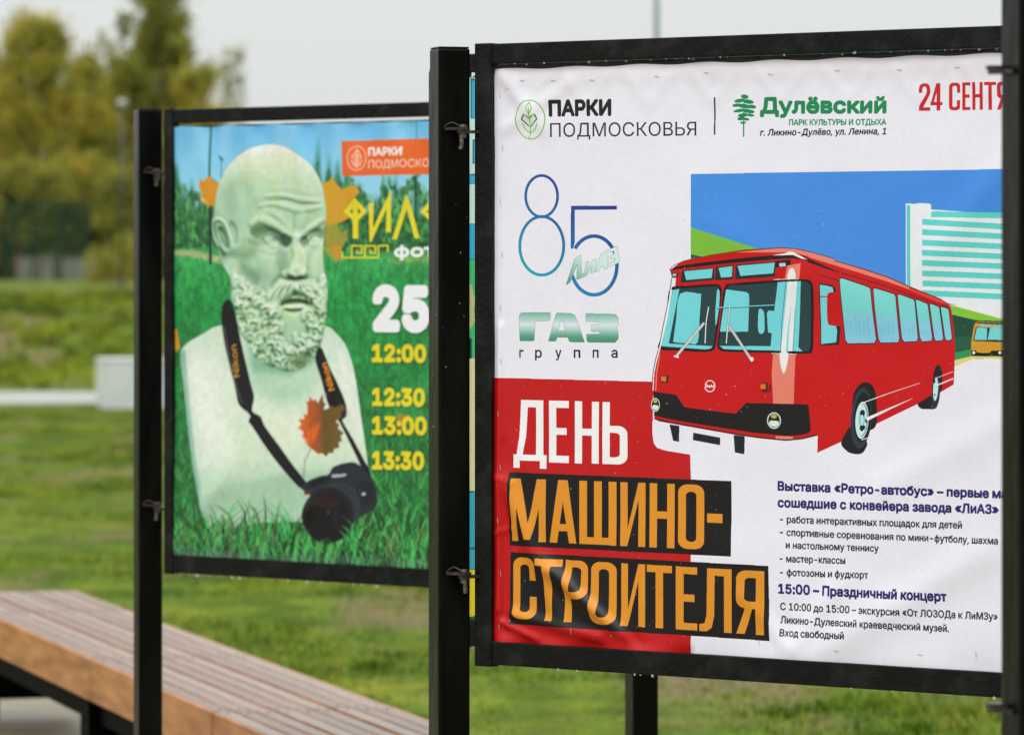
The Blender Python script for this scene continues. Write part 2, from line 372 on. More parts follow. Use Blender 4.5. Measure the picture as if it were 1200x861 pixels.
    p.fill(z6((560, 322), (640, 352), (740, 392), (780, 418), (700, 392), (570, 338)), (226, 70, 64))
    p.line(z6((0, 176), (130, 222), (300, 272), (450, 318), (600, 372), (780, 432)), [1.6, 1.2, .9, .8, .8, .6], (60, 24, 26)); p.line(z6((55, 246), (170, 282), (300, 300)), 1, (60, 24, 26))
    p.line(z4((190, 240), (230, 230), (300, 218), (500, 195), (700, 175), (850, 163), (950, 157), (1010, 168), (1060, 188), (1200, 245)), [2, 3.2, 3.8, 4.2, 4.6, 5, 5, 4, 3, 1.6], BLK)
    p.fill(z4((820, 152), (900, 140), (925, 130), (950, 132), (1000, 158), (1040, 180), (1000, 172), (950, 150), (880, 152)), WH)
    p.fill(z4((215, 215), (245, 200), (200, 238), (194, 236)), WH)
    for a, b in ((z4((265, 245), (462, 230), (462, 300), (258, 318)), z4((278, 249), (455, 233), (447, 290), (290, 303))), (z4((475, 225), (583, 213), (578, 297), (468, 303)), z4((490, 229), (577, 218), (572, 283), (505, 288))),
                 (z4((600, 210), (845, 192), (838, 280), (592, 298)), z4((608, 216), (840, 196), (830, 262), (625, 278)))): p.fill(a, (34, 44, 46), fat=.5); p.fill(b, CY)
    p.fill(z4((842, 188), (935, 178), (935, 222), (845, 226)), BLK); p.fill(z4((865, 200), (905, 197), (908, 219), (868, 222)), (180, 215, 225))
    p.fill(z4((200, 262), (245, 258), (240, 284), (200, 284)), BLK); p.fill(z4((208, 266), (232, 263), (228, 278), (206, 279)), (180, 215, 225)); p.fill(z4((208, 290), (228, 290), (222, 345), (203, 345)), WH)
    # windscreens
    p.fill(spline(z4((194, 354), (300, 338), (470, 328), (503, 345), (508, 385), (488, 560), (468, 700), (450, 732), (400, 742), (250, 734), (122, 722), (140, 640), (170, 480)), n=4), BLK)
    p.fill(spline(z4((205, 364), (300, 352), (460, 342), (490, 354), (494, 388), (474, 560), (456, 695), (440, 720), (400, 726), (250, 718), (138, 706), (155, 630), (183, 470)), n=4), DK)
    p.fill(z4((208, 364), (248, 357), (182, 690), (450, 706), (436, 722), (400, 726), (140, 706), (165, 580)), CY)
    p.fill(spline(z4((252, 386), (368, 386), (380, 400), (370, 540), (358, 683), (300, 688), (216, 682), (212, 660), (228, 540)), n=3), CY)
    p.fill(spline(z4((482, 360), (496, 378), (490, 480), (470, 585), (468, 500), (476, 400)), n=3), CY)
    p.line(z4((202, 362), (170, 540), (134, 704)), 1.6, WH)
    p.fill(spline(z4((524, 350), (600, 322), (860, 303), (1020, 298), (1062, 315), (1074, 370), (1068, 600), (1062, 730), (1020, 752), (800, 747), (540, 740), (492, 728), (478, 690), (500, 540)), n=4), BLK)
    p.fill(spline(z4((540, 352), (650, 332), (860, 316), (1005, 311), (1048, 326), (1058, 370), (1052, 600), (1044, 722), (1010, 738), (800, 734), (540, 726), (500, 714), (490, 680), (514, 540)), n=4), DK)
    p.fill(z4((535, 360), (660, 376), (676, 388), (678, 420), (668, 618), (495, 618)), CY)
    p.fill(z4((855, 315), (998, 310), (975, 712), (1000, 738), (520, 725), (490, 704), (805, 707), (813, 628), (790, 622), (785, 505), (795, 488), (830, 492)), CY)
    p.fill(spline(z4((735, 485), (762, 490), (769, 520), (767, 618), (731, 618)), n=3), CY)
    p.line(z4((474, 472), (640, 464), (832, 455)), 1.1, CY); p.line(z4((474, 478), (640, 470), (832, 461)), .7, (30, 50, 52))
    p.fill(z4((918, 312), (976, 310), (955, 500), (938, 738), (866, 738), (890, 540)), WH)
    p.line(z4((936, 460), (915, 600), (906, 735)), [.4, 1.6, 2.4], CY); p.line(z4((905, 318), (875, 560), (866, 738)), .6, (60, 90, 95)); p.line(z4((958, 480), (942, 735)), .5, (70, 100, 105))
    p.fill(z4((915, 215), (997, 200), (990, 292), (900, 296)), SAL); p.fill(spline(z4((942, 230), (958, 240), (966, 292), (916, 294), (926, 245)), n=4), WH)
    p.line(z4((830, 300), (985, 296)), .8, WH); p.fill(z5((820, 78), (958, 82), (945, 382), (820, 380), (812, 200)), SAL); p.fill(z5((835, 575), (940, 580), (942, 598), (835, 594)), SAL)
    p.fill(spline(z5((864, 68), (912, 68), (906, 140), (886, 195), (866, 140)), n=5), WH); p.line(z5((810, 72), (965, 78)), .8, WH)
    for s_ in (z4((230, 765), (398, 565)), z4((690, 795), (543, 570))):
        p.line(s_, 3.6, (60, 60, 60)); p.line(s_, 2.6, WH); p.line(s_, .5, (90, 90, 90))
    for s_ in (z4((427, 465), (410, 560), (403, 690)), z4((557, 465), (545, 570), (533, 690))): p.line(s_, 1.9, (60, 70, 70)); p.line(s_, 1.1, WH)
    p.line(z5((214, 88), (244, 96)), 2, WH); p.fill(ell(*z5((690, 108))[0], 2.2, 2.6), WH)
    # front
    for x, y in ((135, 208), (742, 255)): p.fill(z5((x, y), (x + 46, y - 2), (x + 44, y + 42), (x, y + 40)), (70, 34, 20), fat=.4); p.fill(z5((x + 1, y + 4), (x + 32, y + 3), (x + 32, y + 36), (x + 1, y + 34)), (226, 120, 36))
    p.fill(z5((798, 258), (806, 262), (804, 306), (750, 306), (752, 300), (796, 300)), BLK)
    q = z5((433, 272))[0]; p.fill(ring(q[0], q[1], 6.4, 7.1, 1.2), WH); p.line([(q[0] - 6.8, q[1] - .6), (q[0] + 6.8, q[1] + .6)], 4, BR); p.text('ЛиАЗ', (q[0] - 6, q[1] + 1.2), (q[0] + 6.2, q[1] + 1.8), 3.2, WH, fat=.25)
    p.fill(z5((90, 305), (228, 325), (277, 400), (420, 420), (592, 440), (655, 374), (850, 380), (1030, 384), (1038, 400), (1050, 545), (1030, 560), (980, 572), (900, 576), (700, 556), (400, 510), (200, 476), (95, 452)), BLK)
    p.line(z5((96, 470), (200, 496), (400, 530), (600, 566), (750, 588), (900, 602), (1000, 592), (1088, 570)), 1.5, BLK)
    for cx, cy, rx, ry in ((825, 482, 43, 51), (102, 386, 27, 42)):
        c = z5((cx, cy))[0]; rx /= 5.217; ry /= 5.217
        p.fill(ell(*c, rx, ry), (205, 220, 214)); p.fill(ell(*c, rx * .82, ry * .82), (24, 34, 32)); p.fill(ell(c[0], c[1] - ry * .5, rx * .42, ry * .25), (176, 188, 70)); p.fill(ell(c[0], c[1] + ry * .32, rx * .7, ry * .42), (224, 236, 234)); p.line([(c[0] - rx * .7, c[1] - ry * .1), (c[0] + rx * .7, c[1])], 1.2, (20, 30, 30))
    for s_ in (((190, 508), (245, 516), (243, 610), (210, 603)), ((580, 572), (645, 580), (642, 686), (588, 675)), ((332, 558), (495, 588), (493, 630), (330, 600))): p.fill(z5(*s_), (26, 32, 36), fat=.2)
    p.line(np.concatenate([z4((206, 290), (183, 440), (150, 600), (128, 720)), z5((108, 110), (90, 200), (86, 300))]), 1.7, WH); p.line(np.concatenate([z4((202, 290), (178, 440), (145, 600), (122, 720)), z5((102, 110), (86, 200), (82, 300))]), .8, (40, 30, 34))
    p.line(z5((128, 80), (108, 200), (104, 300)), 1.4, SAL)
    # side: door window, mirror, six windows
    p.fill(z6((58, 296), (90, 298), (135, 306), (152, 325), (156, 350), (170, 400), (176, 540), (166, 640), (62, 644)), (46, 34, 38))
    p.fill(z6((64, 304), (100, 308), (135, 318), (140, 340), (150, 540), (156, 560), (150, 626), (66, 636)), CY); p.line(z6((62, 370), (115, 372)), 1.2, (150, 30, 36))
    p.fill(spline(z6((112, 350), (150, 345), (182, 352), (192, 372), (197, 440), (194, 520), (178, 536), (130, 532), (106, 522), (100, 470), (104, 380)), n=4), BR); p.line(z6((183, 352), (192, 372), (197, 440), (194, 520)), .8, (120, 20, 26))
    for q in (((175, 272), (188, 268), (335, 318), (345, 332), (374, 610), (362, 630), (215, 632), (202, 612)), ((362, 328), (372, 324), (475, 356), (484, 370), (505, 606), (497, 626), (400, 628), (388, 608)), ((497, 362), (505, 358), (582, 386), (590, 398), (608, 606), (601, 620), (532, 623), (520, 603)),
              ((597, 392), (604, 388), (658, 410), (664, 420), (688, 604), (682, 618), (632, 621), (621, 600)), ((675, 416), (682, 411), (722, 427), (728, 436), (749, 603), (743, 615), (708, 617), (700, 598)), ((736, 432), (742, 428), (775, 438), (780, 446), (798, 602), (793, 613), (768, 615), (760, 596))):
        r = z6(*q); c = r.mean(0); p.fill(r, (40, 26, 30), fat=.9)
        p.fill(r, CY, grad=[((c[0], r[:, 1].min()), (128, 222, 216)), ((c[0], c[1]), (122, 214, 214)), ((c[0], c[1] + 2), (136, 208, 228)), ((c[0], r[:, 1].max()), (140, 206, 234))])
        g = r[:, 0].max() - r[:, 0].min()
        for k in range(int(g / 5)): x = r[:, 0].min() + 6 + k * 5; p.fill([(x, c[1] + 8 + 3 * math.sin(k * 2.1)), (x + 3, c[1] + 8 + 3 * math.sin(k * 2.1)), (x + 3.4, r[:, 1].max() - 9), (x + .4, r[:, 1].max() - 9)], (120, 190, 226), alpha=.45) if x + 4 < r[:, 0].max() - 3 else None
    # wheels
    p.fill(spline(z7((240, 330), (262, 262), (300, 230), (335, 232), (362, 262), (374, 320), (375, 460), (330, 500), (240, 520)), n=4), (28, 26, 30))
    p.fill(spline(z7((176, 562), (232, 470), (250, 520), (320, 560), (310, 606), (285, 628), (240, 627), (205, 610)), n=4), (26, 26, 30))
    e = z7((292, 435), (292 + 62, 435))[:, 0]
    p.fill(ell(*z7((289, 428))[0], 59 / 4.784, 172 / 4.784, 4), (46, 56, 72)); p.fill(ell(*z7((296, 424))[0], 49 / 4.784, 140 / 4.784, 4), (24, 26, 30))
    p.fill(ell(*z7((293, 440))[0], 37 / 4.784, 104 / 4.784, 3), (212, 238, 240)); p.fill(ell(*z7((296, 440))[0], 31 / 4.784, 92 / 4.784, 3), (120, 150, 156)); p.fill(ell(*z7((292, 440))[0], 28 / 4.784, 88 / 4.784, 3), (206, 236, 238)); p.fill(ell(*z7((292, 434))[0], 18 / 4.784, 48 / 4.784), (130, 200, 204))
    for x, y, rx, ry in ((296, 400, 14, 18), (318, 440, 7, 16), (292, 485, 12, 16), (303, 480, 8, 12)): p.fill(ell(*z7((x, y))[0], rx / 4.784, ry / 4.784), (24, 26, 30))
    p.fill(ell(*z7((293, 438))[0], 9 / 4.784, 30 / 4.784), (190, 226, 230))
    p.fill(spline(z7((690, 260), (697, 170), (718, 130), (740, 150), (744, 200), (738, 275), (700, 290)), n=4), (28, 26, 30))
    p.fill(spline(z7((608, 348), (650, 322), (690, 300), (700, 345), (716, 360), (700, 377), (660, 378), (625, 374)), n=4), (26, 26, 30)); p.fill(ell(*z7((708, 280))[0], 24 / 4.784, 92 / 4.784, 3), (40, 46, 58))
    p.fill(ell(*z7((707, 266))[0], 14 / 4.784, 66 / 4.784, 3), (206, 234, 236)); p.fill(ell(*z7((700, 220))[0], 5 / 4.784, 14 / 4.784), BLK); p.fill(ell(*z7((703, 298))[0], 3 / 4.784, 6 / 4.784), BLK)
    p.line(z7((305, 340), (450, 288), (620, 232)), [1.1, .8, .5], WH); p.line(z7((318, 436), (450, 375), (580, 318)), [4.2, 2, .4], WH); p.line(z7((706, 206), (805, 168)), .7, WH); p.line(z7((716, 244), (805, 207)), 1.6, WH); p.line(z7((290, 550), (340, 535)), 1, WH)
    p.line(z7((175, 560), (42, 621)), .4, (150, 20, 26))
    # --- headline
    cword(p, [('Д', 603.5, 642), ('Е', 644.8, 668), ('Н', 675, 703.5), ('Ь', 707.5, 737)], ((612, 468.2), (707, 470.5)), ((644, 541.5), (737, 544)), (246, 246, 248))
    p.fill([(599, 552.7), (858.2, 563.3), (857.8, 651.4), (598.6, 638.5)], (20, 18, 20)); p.fill([(599.4, 646.2), (901.7, 662.4), (903.4, 750.2), (599, 729.9)], (20, 18, 20))
    OR = (228, 148, 40)
    cword(p, [('М', 601.9, 641.3), ('А', 645.7, 677), ('Ш', 680.7, 724), ('И', 728.6, 758), ('Н', 762.8, 792), ('О', 796, 826.6), ('-', 829.8, 847.7)], ((602, 560), (826, 567.5)), ((602, 632.8), (826, 643.5)), OR)
    cword(p, [('С', 603, 630.7), ('Т', 631.5, 661.6), ('Р', 664.4, 690.8), ('О', 694.5, 724.6), ('И', 729.9, 757.9), ('Т', 760, 789.2), ('Е', 793.6, 818.4), ('Л', 820.9, 858.7), ('Я', 864, 896.9)], ((603, 651.6), (897, 668.7)), ((603, 723.4), (897, 743.6)), OR)
    x = 1113.4; R2 = (204, 30, 42)
    cword(p, [('2', 1078, 1091.2), ('4', 1091.4, 1105.4), ('С', 1113.4, 1126.5), ('Е', 1129, 1138.7), ('Н', 1140.8, 1153.3), ('Т', 1155, 1169), ('Я', 1170, 1184), ('Б', 1187, 1200), ('Р', 1203, 1216), ('Я', 1218, 1232)], ((1078, 98.2), (1169, 96.2)), ((1078, 130.2), (1169, 128.8)), R2)
    # --- logos along the top
    G, G2 = (126, 196, 60), (30, 110, 74)
    p.fill(ring(623.5, 140.5, 17.6, 23.4, 1.3), G); z1 = zf(580, 60, 4)
    for q in (((172, 240), (158, 268), (172, 296), (186, 268), (172, 240)), ((172, 262), (172, 395)), ((172, 320), (150, 298), (136, 320), (172, 358)), ((172, 320), (194, 298), (206, 320), (172, 358)), ((136, 340), (150, 370), (172, 385)), ((208, 340), (194, 370), (172, 385)), ((158, 300), (172, 314)), ((186, 300), (172, 314)), ((166, 410), (166, 396))): p.line(z1(*q), 1.1, G)
    for q in (((146, 296), (134, 320), (165, 352)), ((198, 296), (206, 318), (178, 352))): p.line(z1(*q), 1.2, G2)
    p.text('ПАРКИ', (645.8, 135.8), (717.5, 134.8), 17.2, (28, 28, 30), fat=1.25); p.text('ПОДМОСКОВЬЯ', (646.3, 160.8), (817.5, 159), 16.2, (34, 34, 36), fat=.1)
    p.line([(839.3, 114.3), (839, 158)], 1.7, (40, 40, 42))
    TG = (22, 136, 84); z2 = zf(850, 60, 3.4286)
    p.line(z2((80, 190), (78, 345)), 1.4, TG)
    for cx, cy, rx, ry in ((83, 184, 16, 9), (62, 200, 22, 8), (98, 204, 22, 9), (50, 218, 18, 7), (82, 222, 30, 9), (112, 224, 18, 8), (60, 240, 24, 7), (98, 242, 26, 8), (76, 258, 22, 8), (106, 258, 16, 6), (68, 272, 16, 7), (88, 274, 14, 6), (76, 288, 12, 5)): p.fill(ell(*z2((cx, cy))[0], rx / 3.4286, ry / 3.4286, -8 if cx < 80 else 8, n=9), TG)
    p.text('Дулёвский', (893.3, 132.5), (1038.6, 132), 17, TG, fat=1.35); p.text('ПАРК КУЛЬТУРЫ И ОТДЫХА', (926.4, 147), (1039.6, 146.4), 6.6, TG, fat=.45)
    p.text('г. Ликино-Дулёво, ул. Ленина, 1', (892.3, 159.2), (1039.6, 157.4), 7.2, (30, 30, 32), fat=.4, shear=.16)
    # --- 85
    gr = [((612, 320), (20, 170, 186)), ((640, 270), (26, 120, 176)), ((665, 215), (42, 70, 146))]; gr2 = [((672, 345), (24, 140, 186)), ((690, 310), (30, 110, 176)), ((722, 245), (44, 52, 140))]
    p.fill(ring(636, 230, 20.4, 25.8, 3.2), 0, grad=gr); p.fill(ring(636.2, 288, 27.6, 36, 3.4), 0, grad=gr)
    p.fill([(670.5, 241.3), (724.3, 241.2), (724.3, 245.6), (675, 246), (675, 284), (673, 291.5), (670.3, 291.5)], 0, grad=gr2)
    p.fill(stroke(ell(697.5, 311, 27, 34.4, 0, 40, -145, 160), 4.2), 0, grad=gr2)
    z3 = zf(580, 270, 4.785); mg = [((690, 296), (214, 240, 234)), ((690, 316), (190, 226, 216)), ((668, 334), (84, 156, 130))]
    for q in (((405, 305), (455, 158), (488, 137), (496, 245), (508, 240), (520, 178), (532, 174), (526, 225), (556, 168), (578, 160), (570, 228), (548, 240), (551, 205), (522, 252), (490, 266), (465, 275), (470, 185), (428, 290)),
              ((572, 232), (604, 130), (642, 108), (640, 212), (620, 218), (618, 198), (602, 204), (592, 226)), ((650, 105), (694, 90), (697, 138), (705, 142), (702, 180), (650, 205), (647, 186), (682, 170), (680, 154), (655, 160), (655, 142), (676, 132), (674, 115), (650, 122))):
        r = z3(*q); p.fill(r, (90, 120, 110), fat=.5); p.fill(r, 0, grad=mg)
    mg = [((650, 367), (128, 190, 170)), ((650, 380), (228, 236, 244)), ((650, 386), (176, 214, 206)), ((650, 394), (92, 160, 134)), ((650, 401), (70, 146, 116))]
    for q in ([((143, 478), (150, 465), (162, 461), (316, 461), (316, 498), (308, 505), (242, 506), (230, 514), (227, 612), (220, 618), (146, 618))], [((350, 463), (436, 465), (455, 476), (508, 625), (425, 623), (414, 598), (357, 597), (345, 620), (307, 619)), ((362, 560), (397, 561), (392, 520), (384, 506), (374, 508))],
              [((517, 466), (682, 470), (698, 485), (698, 532), (684, 548), (698, 562), (697, 608), (680, 627), (528, 625), (522, 616), (520, 582), (590, 580), (597, 572), (590, 566), (548, 565), (548, 530), (590, 527), (597, 519), (590, 511), (518, 508))]):
        r = [z3(*q[0])] + [z3(*w)[::1] for w in q[1:]]
        p.fill(r[:1], (80, 110, 100), fat=.4); p.fill(r[:1], 0, grad=mg)
        if len(r) > 1: p.fill(r[1], (90, 120, 110), fat=.4); p.fill(r[1], (240, 238, 249))
    for ch, a, b in (('г', 609.9, 614.5), ('р', 628.5, 636), ('у', 652.5, 659), ('п', 674, 681), ('п', 696, 702.5), ('а', 718, 725)): p.text(ch, (a, 418.6), (b, 418.8), 11.6, (24, 24, 26), fat=.5)
    # --- programme
    NV, TX = (34, 30, 104), (30, 30, 44)
    for body_, x0, y0, x1, y1, cap, col, fat in (('Выставка «Ретро-автобус» – первые', 912.5, 573.9, 1160, 582.6, 10.2, NV, .68), ('машины,', 1164.8, 582.8, 1225, 585, 10.2, NV, .68), ('сошедшие с конвейера завода «ЛиАЗ»', 912.5, 593.3, 1171.5, 601.3, 10.2, NV, .68),
        ('- работа интерактивных площадок для детей', 915, 611.8, 1128.7, 618.6, 8, TX, .26), ('- спортивные соревнования по мини-футболу, шахма', 915, 626.8, 1171.5, 637, 8, TX, .26), ('и настольному теннису', 922, 641.8, 1031.2, 645.8, 8, TX, .26), ('- мастер-классы', 915, 657.6, 991.7, 660, 8, TX, .26), ('- фотозоны и фудкорт', 915.5, 673.7, 1018.7, 677, 8, TX, .26),
        ('15:00 – Праздничный концерт', 913.7, 694.2, 1111.2, 703.6, 10.6, NV, .68), ('С 10:00 до 15:00 – экскурсия «От ЛОЗОДа к ЛиМЗу»', 915.7, 713.7, 1170.7, 725.8, 8.2, TX, .26), ('Ликино-Дулевский краеведческий музей.', 916, 729.2, 1113.7, 739.6, 8.2, TX, .26), ('Вход свободный', 916, 744.4, 991.7, 748, 8.2, TX, .26)):
        p.text(body_, (x0, y0), (x1, y1), cap, col, fat=fat)
    p.a *= 1 + .02 * (noise2(p.H, p.W, 300, 5)[..., None] - .5)
    top = np.clip(1 - np.arange(p.H)[:, None] / (.045 * p.res), 0, 1) * (.4 + .9 * noise2(p.H, p.W, (40, 120), 61)); low = np.clip(1 - (p.H - np.arange(p.H)[:, None]) / (.03 * p.res), 0, 1) * noise2(p.H, p.W, (30, 90), 62)
    p.a *= 1 - (top + .5 * low)[..., None] * np.array((.06, .085, .105))                       # dirt washed on to the upper edge
    return p
# ================================================================== the bust poster's print and the cartoon poster's print
B_X0, B_Y0, B_TH = (206.5 - CX) / F * 10.52, 10.52, math.radians(39)
def maple(cx, cy, r, rot=0):
    t = [(90, 1), (78, .6), (62, .72), (52, .55), (28, .95), (24, .6), (-2, .62), (-8, .42), (-40, .6), (-60, .3), (-88, .32), (-120, .3), (-140, .6), (-172, .42), (-178, .62), (156, .6), (152, .95), (128, .55), (118, .72), (102, .6)]
    return [(cx + r * q * math.cos(math.radians(a + rot)), cy - r * q * math.sin(math.radians(a + rot))) for a, q in t]
def art_rear():
    p = Print(B_X0, B_Y0, B_TH, 1.920, 0.916, 1.2, 1500, (120, 200, 242)); g = random.Random(4)
    H, Wd = p.H, p.W
    P = lambda *a: np.array(a, float)
    p.fill([(190, 130), (760, 120), (760, 330), (190, 330)], 0, grad=[((300, 140), (104, 186, 236)), ((300, 185), (136, 208, 246)), ((300, 240), (160, 220, 240))])
    for x, w in ((232, 20), (262, 14), (330, 26), (395, 14), (460, 22)): p.fill([(x, 130), (x + w, 130), (x + w * .6, 190), (x - w * .3, 190)], (170, 226, 252), alpha=.4, blur=5)
    # conifers and wood in the backdrop, then lawn
    trees = [(208, 188, 22), (218, 214, 16), (226, 208, 14), (238, 222, 20), (252, 236, 14), (375, 158, 9), (372, 186, 20), (388, 176, 12), (398, 184, 16), (410, 178, 12), (386, 200, 26), (425, 212, 18), (444, 225, 16), (466, 204, 14), (480, 226, 16), (489, 208, 9), (500, 222, 16), (520, 215, 20), (545, 205, 20), (570, 215, 22), (600, 200, 24), (640, 210, 26), (690, 205, 26), (730, 210, 26)]
    for x, y, w in trees:
        c = (28 + g.randint(0, 24), 82 + g.randint(0, 34), 48 + g.randint(0, 16)); r = [(x, y)]; l = []
        for k in range(7): f = (k + 1) / 7; r.append((x + w * .5 * f * g.uniform(.6, 1.1), y + 62 * f)); l.append((x - w * .5 * f * g.uniform(.6, 1.1), y + 62 * f))
        p.fill(r + [(x + w * .6, 300), (x - w * .6, 300)] + l[::-1], c, blur=3, alpha=.85)
    p.fill([(190, 252), (240, 244), (300, 252), (400, 250), (500, 256), (760, 250), (760, 320), (190, 320)], (38, 104, 58), blur=4)
    fy = np.mgrid[0:H, 0:Wd][0]; topy = p.uv((300, 212))[0][1]; soft = np.clip((fy - topy + 60 * (noise2(H, Wd, (70, 45), 81) - .5) * 4) / 40, 0, 1) * p.full([(190, 150), (760, 150), (760, 300), (190, 296)])
    fol = noise2(H, Wd, (16, 12), 82, 4)[..., None]; fc = np.array((22, 66, 36)) / 255 * (1 - fol * 1.0) * 1.3 + np.array((92, 168, 84)) / 255 * np.clip(fol * 2.2 - .55, 0, 1); al = (soft * (.35 + .5 * (noise2(H, Wd, (34, 26), 83) > .45)))[..., None]; p.a[:] = p.a * (1 - al) + fc * al
    n1 = noise2(H, Wd, (60, 18), 8); n2 = noise2(H, Wd, (14, 9), 9)
    m = p.full([(190, 190), (760, 190), (760, 310), (190, 310)]); sel = (m * (n1 > .52))[..., None] * (p.a[..., 2:3] < .62) * .35; p.a[:] = p.a * (1 - sel) + sel * np.array((20, 60, 40)) / 255
    p.fill([(190, 294), (270, 288), (400, 297), (500, 292), (760, 296), (760, 700), (190, 700)], 0, grad=[((300, 300), (58, 160, 84)), ((300, 350), (38, 146, 70)), ((300, 480), (44, 128, 64)), ((300, 600), (38, 100, 50)), ((300, 655), (36, 80, 42))], blur=2)
    p.fill([(206, 293), (228, 293), (264, 302), (262, 310), (236, 302), (206, 299)], (168, 180, 120), blur=1.5); p.fill([(450, 304), (500, 300), (520, 306), (470, 309)], (150, 170, 90), alpha=.7, blur=2)
    m = p.full([(190, 300), (760, 300), (760, 700), (190, 700)])[..., None]
    na, nb, nc = noise2(H, Wd, (26, 16), 21)[..., None], noise2(H, Wd, (8, 4), 22)[..., None], noise2(H, Wd, (90, 90), 23)[..., None]
    p.a *= 1 + m * ((na - .5) * .5 + (nb - .5) * .5 + (nc - .5) * .3)
    # lamp posts in the backdrop
    p.line([(248, 140), (248, 310)], 2.1, (40, 110, 96), blur=.5); p.line([(248, 240), (248.5, 310)], 2.6, (18, 36, 34), blur=.5); p.line([(261, 184), (261, 225)], 1.4, (70, 150, 160), blur=.4); p.fill([(257, 181), (262, 185), (265, 189), (260, 188)], (50, 120, 110), blur=.4)
    p.line([(490, 140), (490, 165)], 1.6, (80, 150, 170), blur=.5); p.line([(489, 206), (489, 260)], 2, (24, 60, 50), blur=.5)
    # grass blades
    for i in range(1500):
        x = g.uniform(196, 700); y = 330 + 345 * g.random() ** .45; s_ = (y - 300) / 350; h = (4 + 34 * s_ * s_) * g.uniform(.5, 1.2); lean = g.uniform(-.9, .9) * h; c = g.choice(((70, 190, 90), (96, 205, 90), (46, 150, 70), (22, 70, 36), (18, 56, 34), (120, 200, 110), (60, 170, 90)))
        q = [(x, y), (x + lean * .3, y - h * .6), (x + lean, y - h)]; p.fill(stroke(q, [.5 + 1.6 * s_ * s_, .4 + 1.2 * s_ * s_, .25], False), c, alpha=.35 + .45 * s_, blur=.35)
    p.fill(maple(474, 490, 15, 170), (214, 140, 44), alpha=.75, blur=1.2)
    # maple leaves behind the head
    p.fill([(236, 209), (241, 213), (246, 208), (250, 206), (252, 213), (258, 214), (257, 246), (250, 240), (246, 244), (242, 236), (236, 236), (239, 226), (235, 220)], (222, 146, 34), blur=.5); p.fill([(236, 229), (250, 240), (238, 236)], (236, 200, 80), blur=.8)
    z6 = zf(370, 140, 4.781)
    p.fill(z6((45, 355), (85, 345), (105, 318), (120, 355), (160, 395), (200, 370), (245, 372), (262, 408), (235, 440), (240, 470), (215, 540), (160, 575), (100, 595), (60, 600)), (214, 160, 44), blur=.5)
    p.fill(z6((55, 590), (130, 570), (150, 640), (195, 610), (180, 680), (150, 740), (155, 795), (110, 790), (60, 740)), (176, 160, 60), alpha=.85, blur=1.2); p.fill(z6((100, 700), (150, 710), (140, 790), (115, 780)), (226, 140, 50), alpha=.8, blur=1.2)
    p.fill([(205.5, 385), (209, 386), (212, 408), (207, 412)], (236, 160, 40), blur=.6)
    # --- the bust: chest block
    t = zf(200, 380, 3.077)
    chest = spline(t((190, 2), (120, 34), (62, 72), (38, 112), (50, 220), (65, 360), (84, 500), (108, 620), (132, 700), (150, 742), (220, 735), (330, 715), (430, 712), (600, 700), (700, 640), (716, 560), (712, 480), (690, 330), (668, 180), (640, 85), (600, 32), (556, 4), (400, -20)), n=5)
    p.fill(chest, (60, 110, 70), blur=2.5, alpha=.7)
    C = p.full(chest)
    p.fill(chest, 0, grad=[((330, 380), (206, 228, 206)), ((330, 440), (226, 238, 220)), ((330, 530), (214, 232, 206)), ((330, 560), (196, 222, 196)), ((330, 610), (180, 208, 180))])
    p.fill(t((30, 105), (58, 90), (75, 300), (95, 480), (120, 620), (160, 745), (120, 760), (60, 500), (30, 200)), (142, 190, 168), blur=1.6, inside=C)
    p.fill(t((120, 620), (250, 570), (400, 540), (520, 530), (720, 530), (720, 760), (120, 760)), (162, 200, 170), alpha=.75, blur=4, inside=C)
    p.fill(t((230, 60), (330, 160), (430, 200), (540, 150), (600, 90), (500, 260), (400, 300), (300, 240)), (176, 214, 184), alpha=.9, blur=9, inside=C); p.fill(t((300, 170), (430, 190), (540, 130), (520, 60), (280, 60)), (140, 188, 156), blur=4, inside=C)
    p.fill(t((60, 160), (150, 100), (190, 300), (250, 480), (120, 520)), (238, 244, 232), alpha=.8, blur=9, inside=C); p.fill(t((600, 60), (660, 200), (700, 400), (690, 450), (640, 300)), (236, 242, 230), alpha=.9, blur=3, inside=C)
    p.fill(t((350, 330), (460, 300), (480, 420), (400, 440)), (232, 238, 214), alpha=.8, blur=9, inside=C)
    # head and beard
    a, b = zf(240, 160, 6.15), zf(240, 290, 5.74)
    head = spline(np.concatenate([a((460, 58), (380, 75), (300, 112), (230, 160), (170, 225), (130, 300), (103, 380), (88, 470), (74, 560), (62, 640), (76, 730), (105, 810)), b((128, 110), (172, 190), (186, 260), (182, 330), (214, 410), (225, 520), (262, 600), (300, 650), (325, 690), (345, 735), (400, 770), (440, 800), (500, 815), (560, 832), (620, 826), (670, 805), (705, 765), (745, 735), (775, 690), (792, 630), (808, 550), (826, 440), (834, 330), (832, 220), (812, 150), (806, 50)), a((868, 740), (872, 650), (888, 580), (880, 480), (862, 370), (830, 290), (780, 210), (700, 138), (600, 80), (530, 60))]), n=5)
    Hm = p.full(head)
    p.fill(head, (70, 120, 90), alpha=.5, blur=1.2)
    p.fill(head, 0, grad=[((315, 168), (216, 228, 228)), ((315, 190), (196, 226, 206)), ((315, 215), (176, 216, 184)), ((315, 300), (168, 212, 180)), ((315, 360), (176, 214, 182)), ((315, 432), (166, 200, 172))])
    D1, D2, D3, L1, L2, L3 = (98, 150, 114), (72, 114, 84), (54, 74, 48), (196, 234, 200), (214, 238, 194), (226, 234, 230)
    f = lambda q, c, al=1, bl=1.2: p.fill(q, c, alpha=al, blur=bl, inside=Hm)
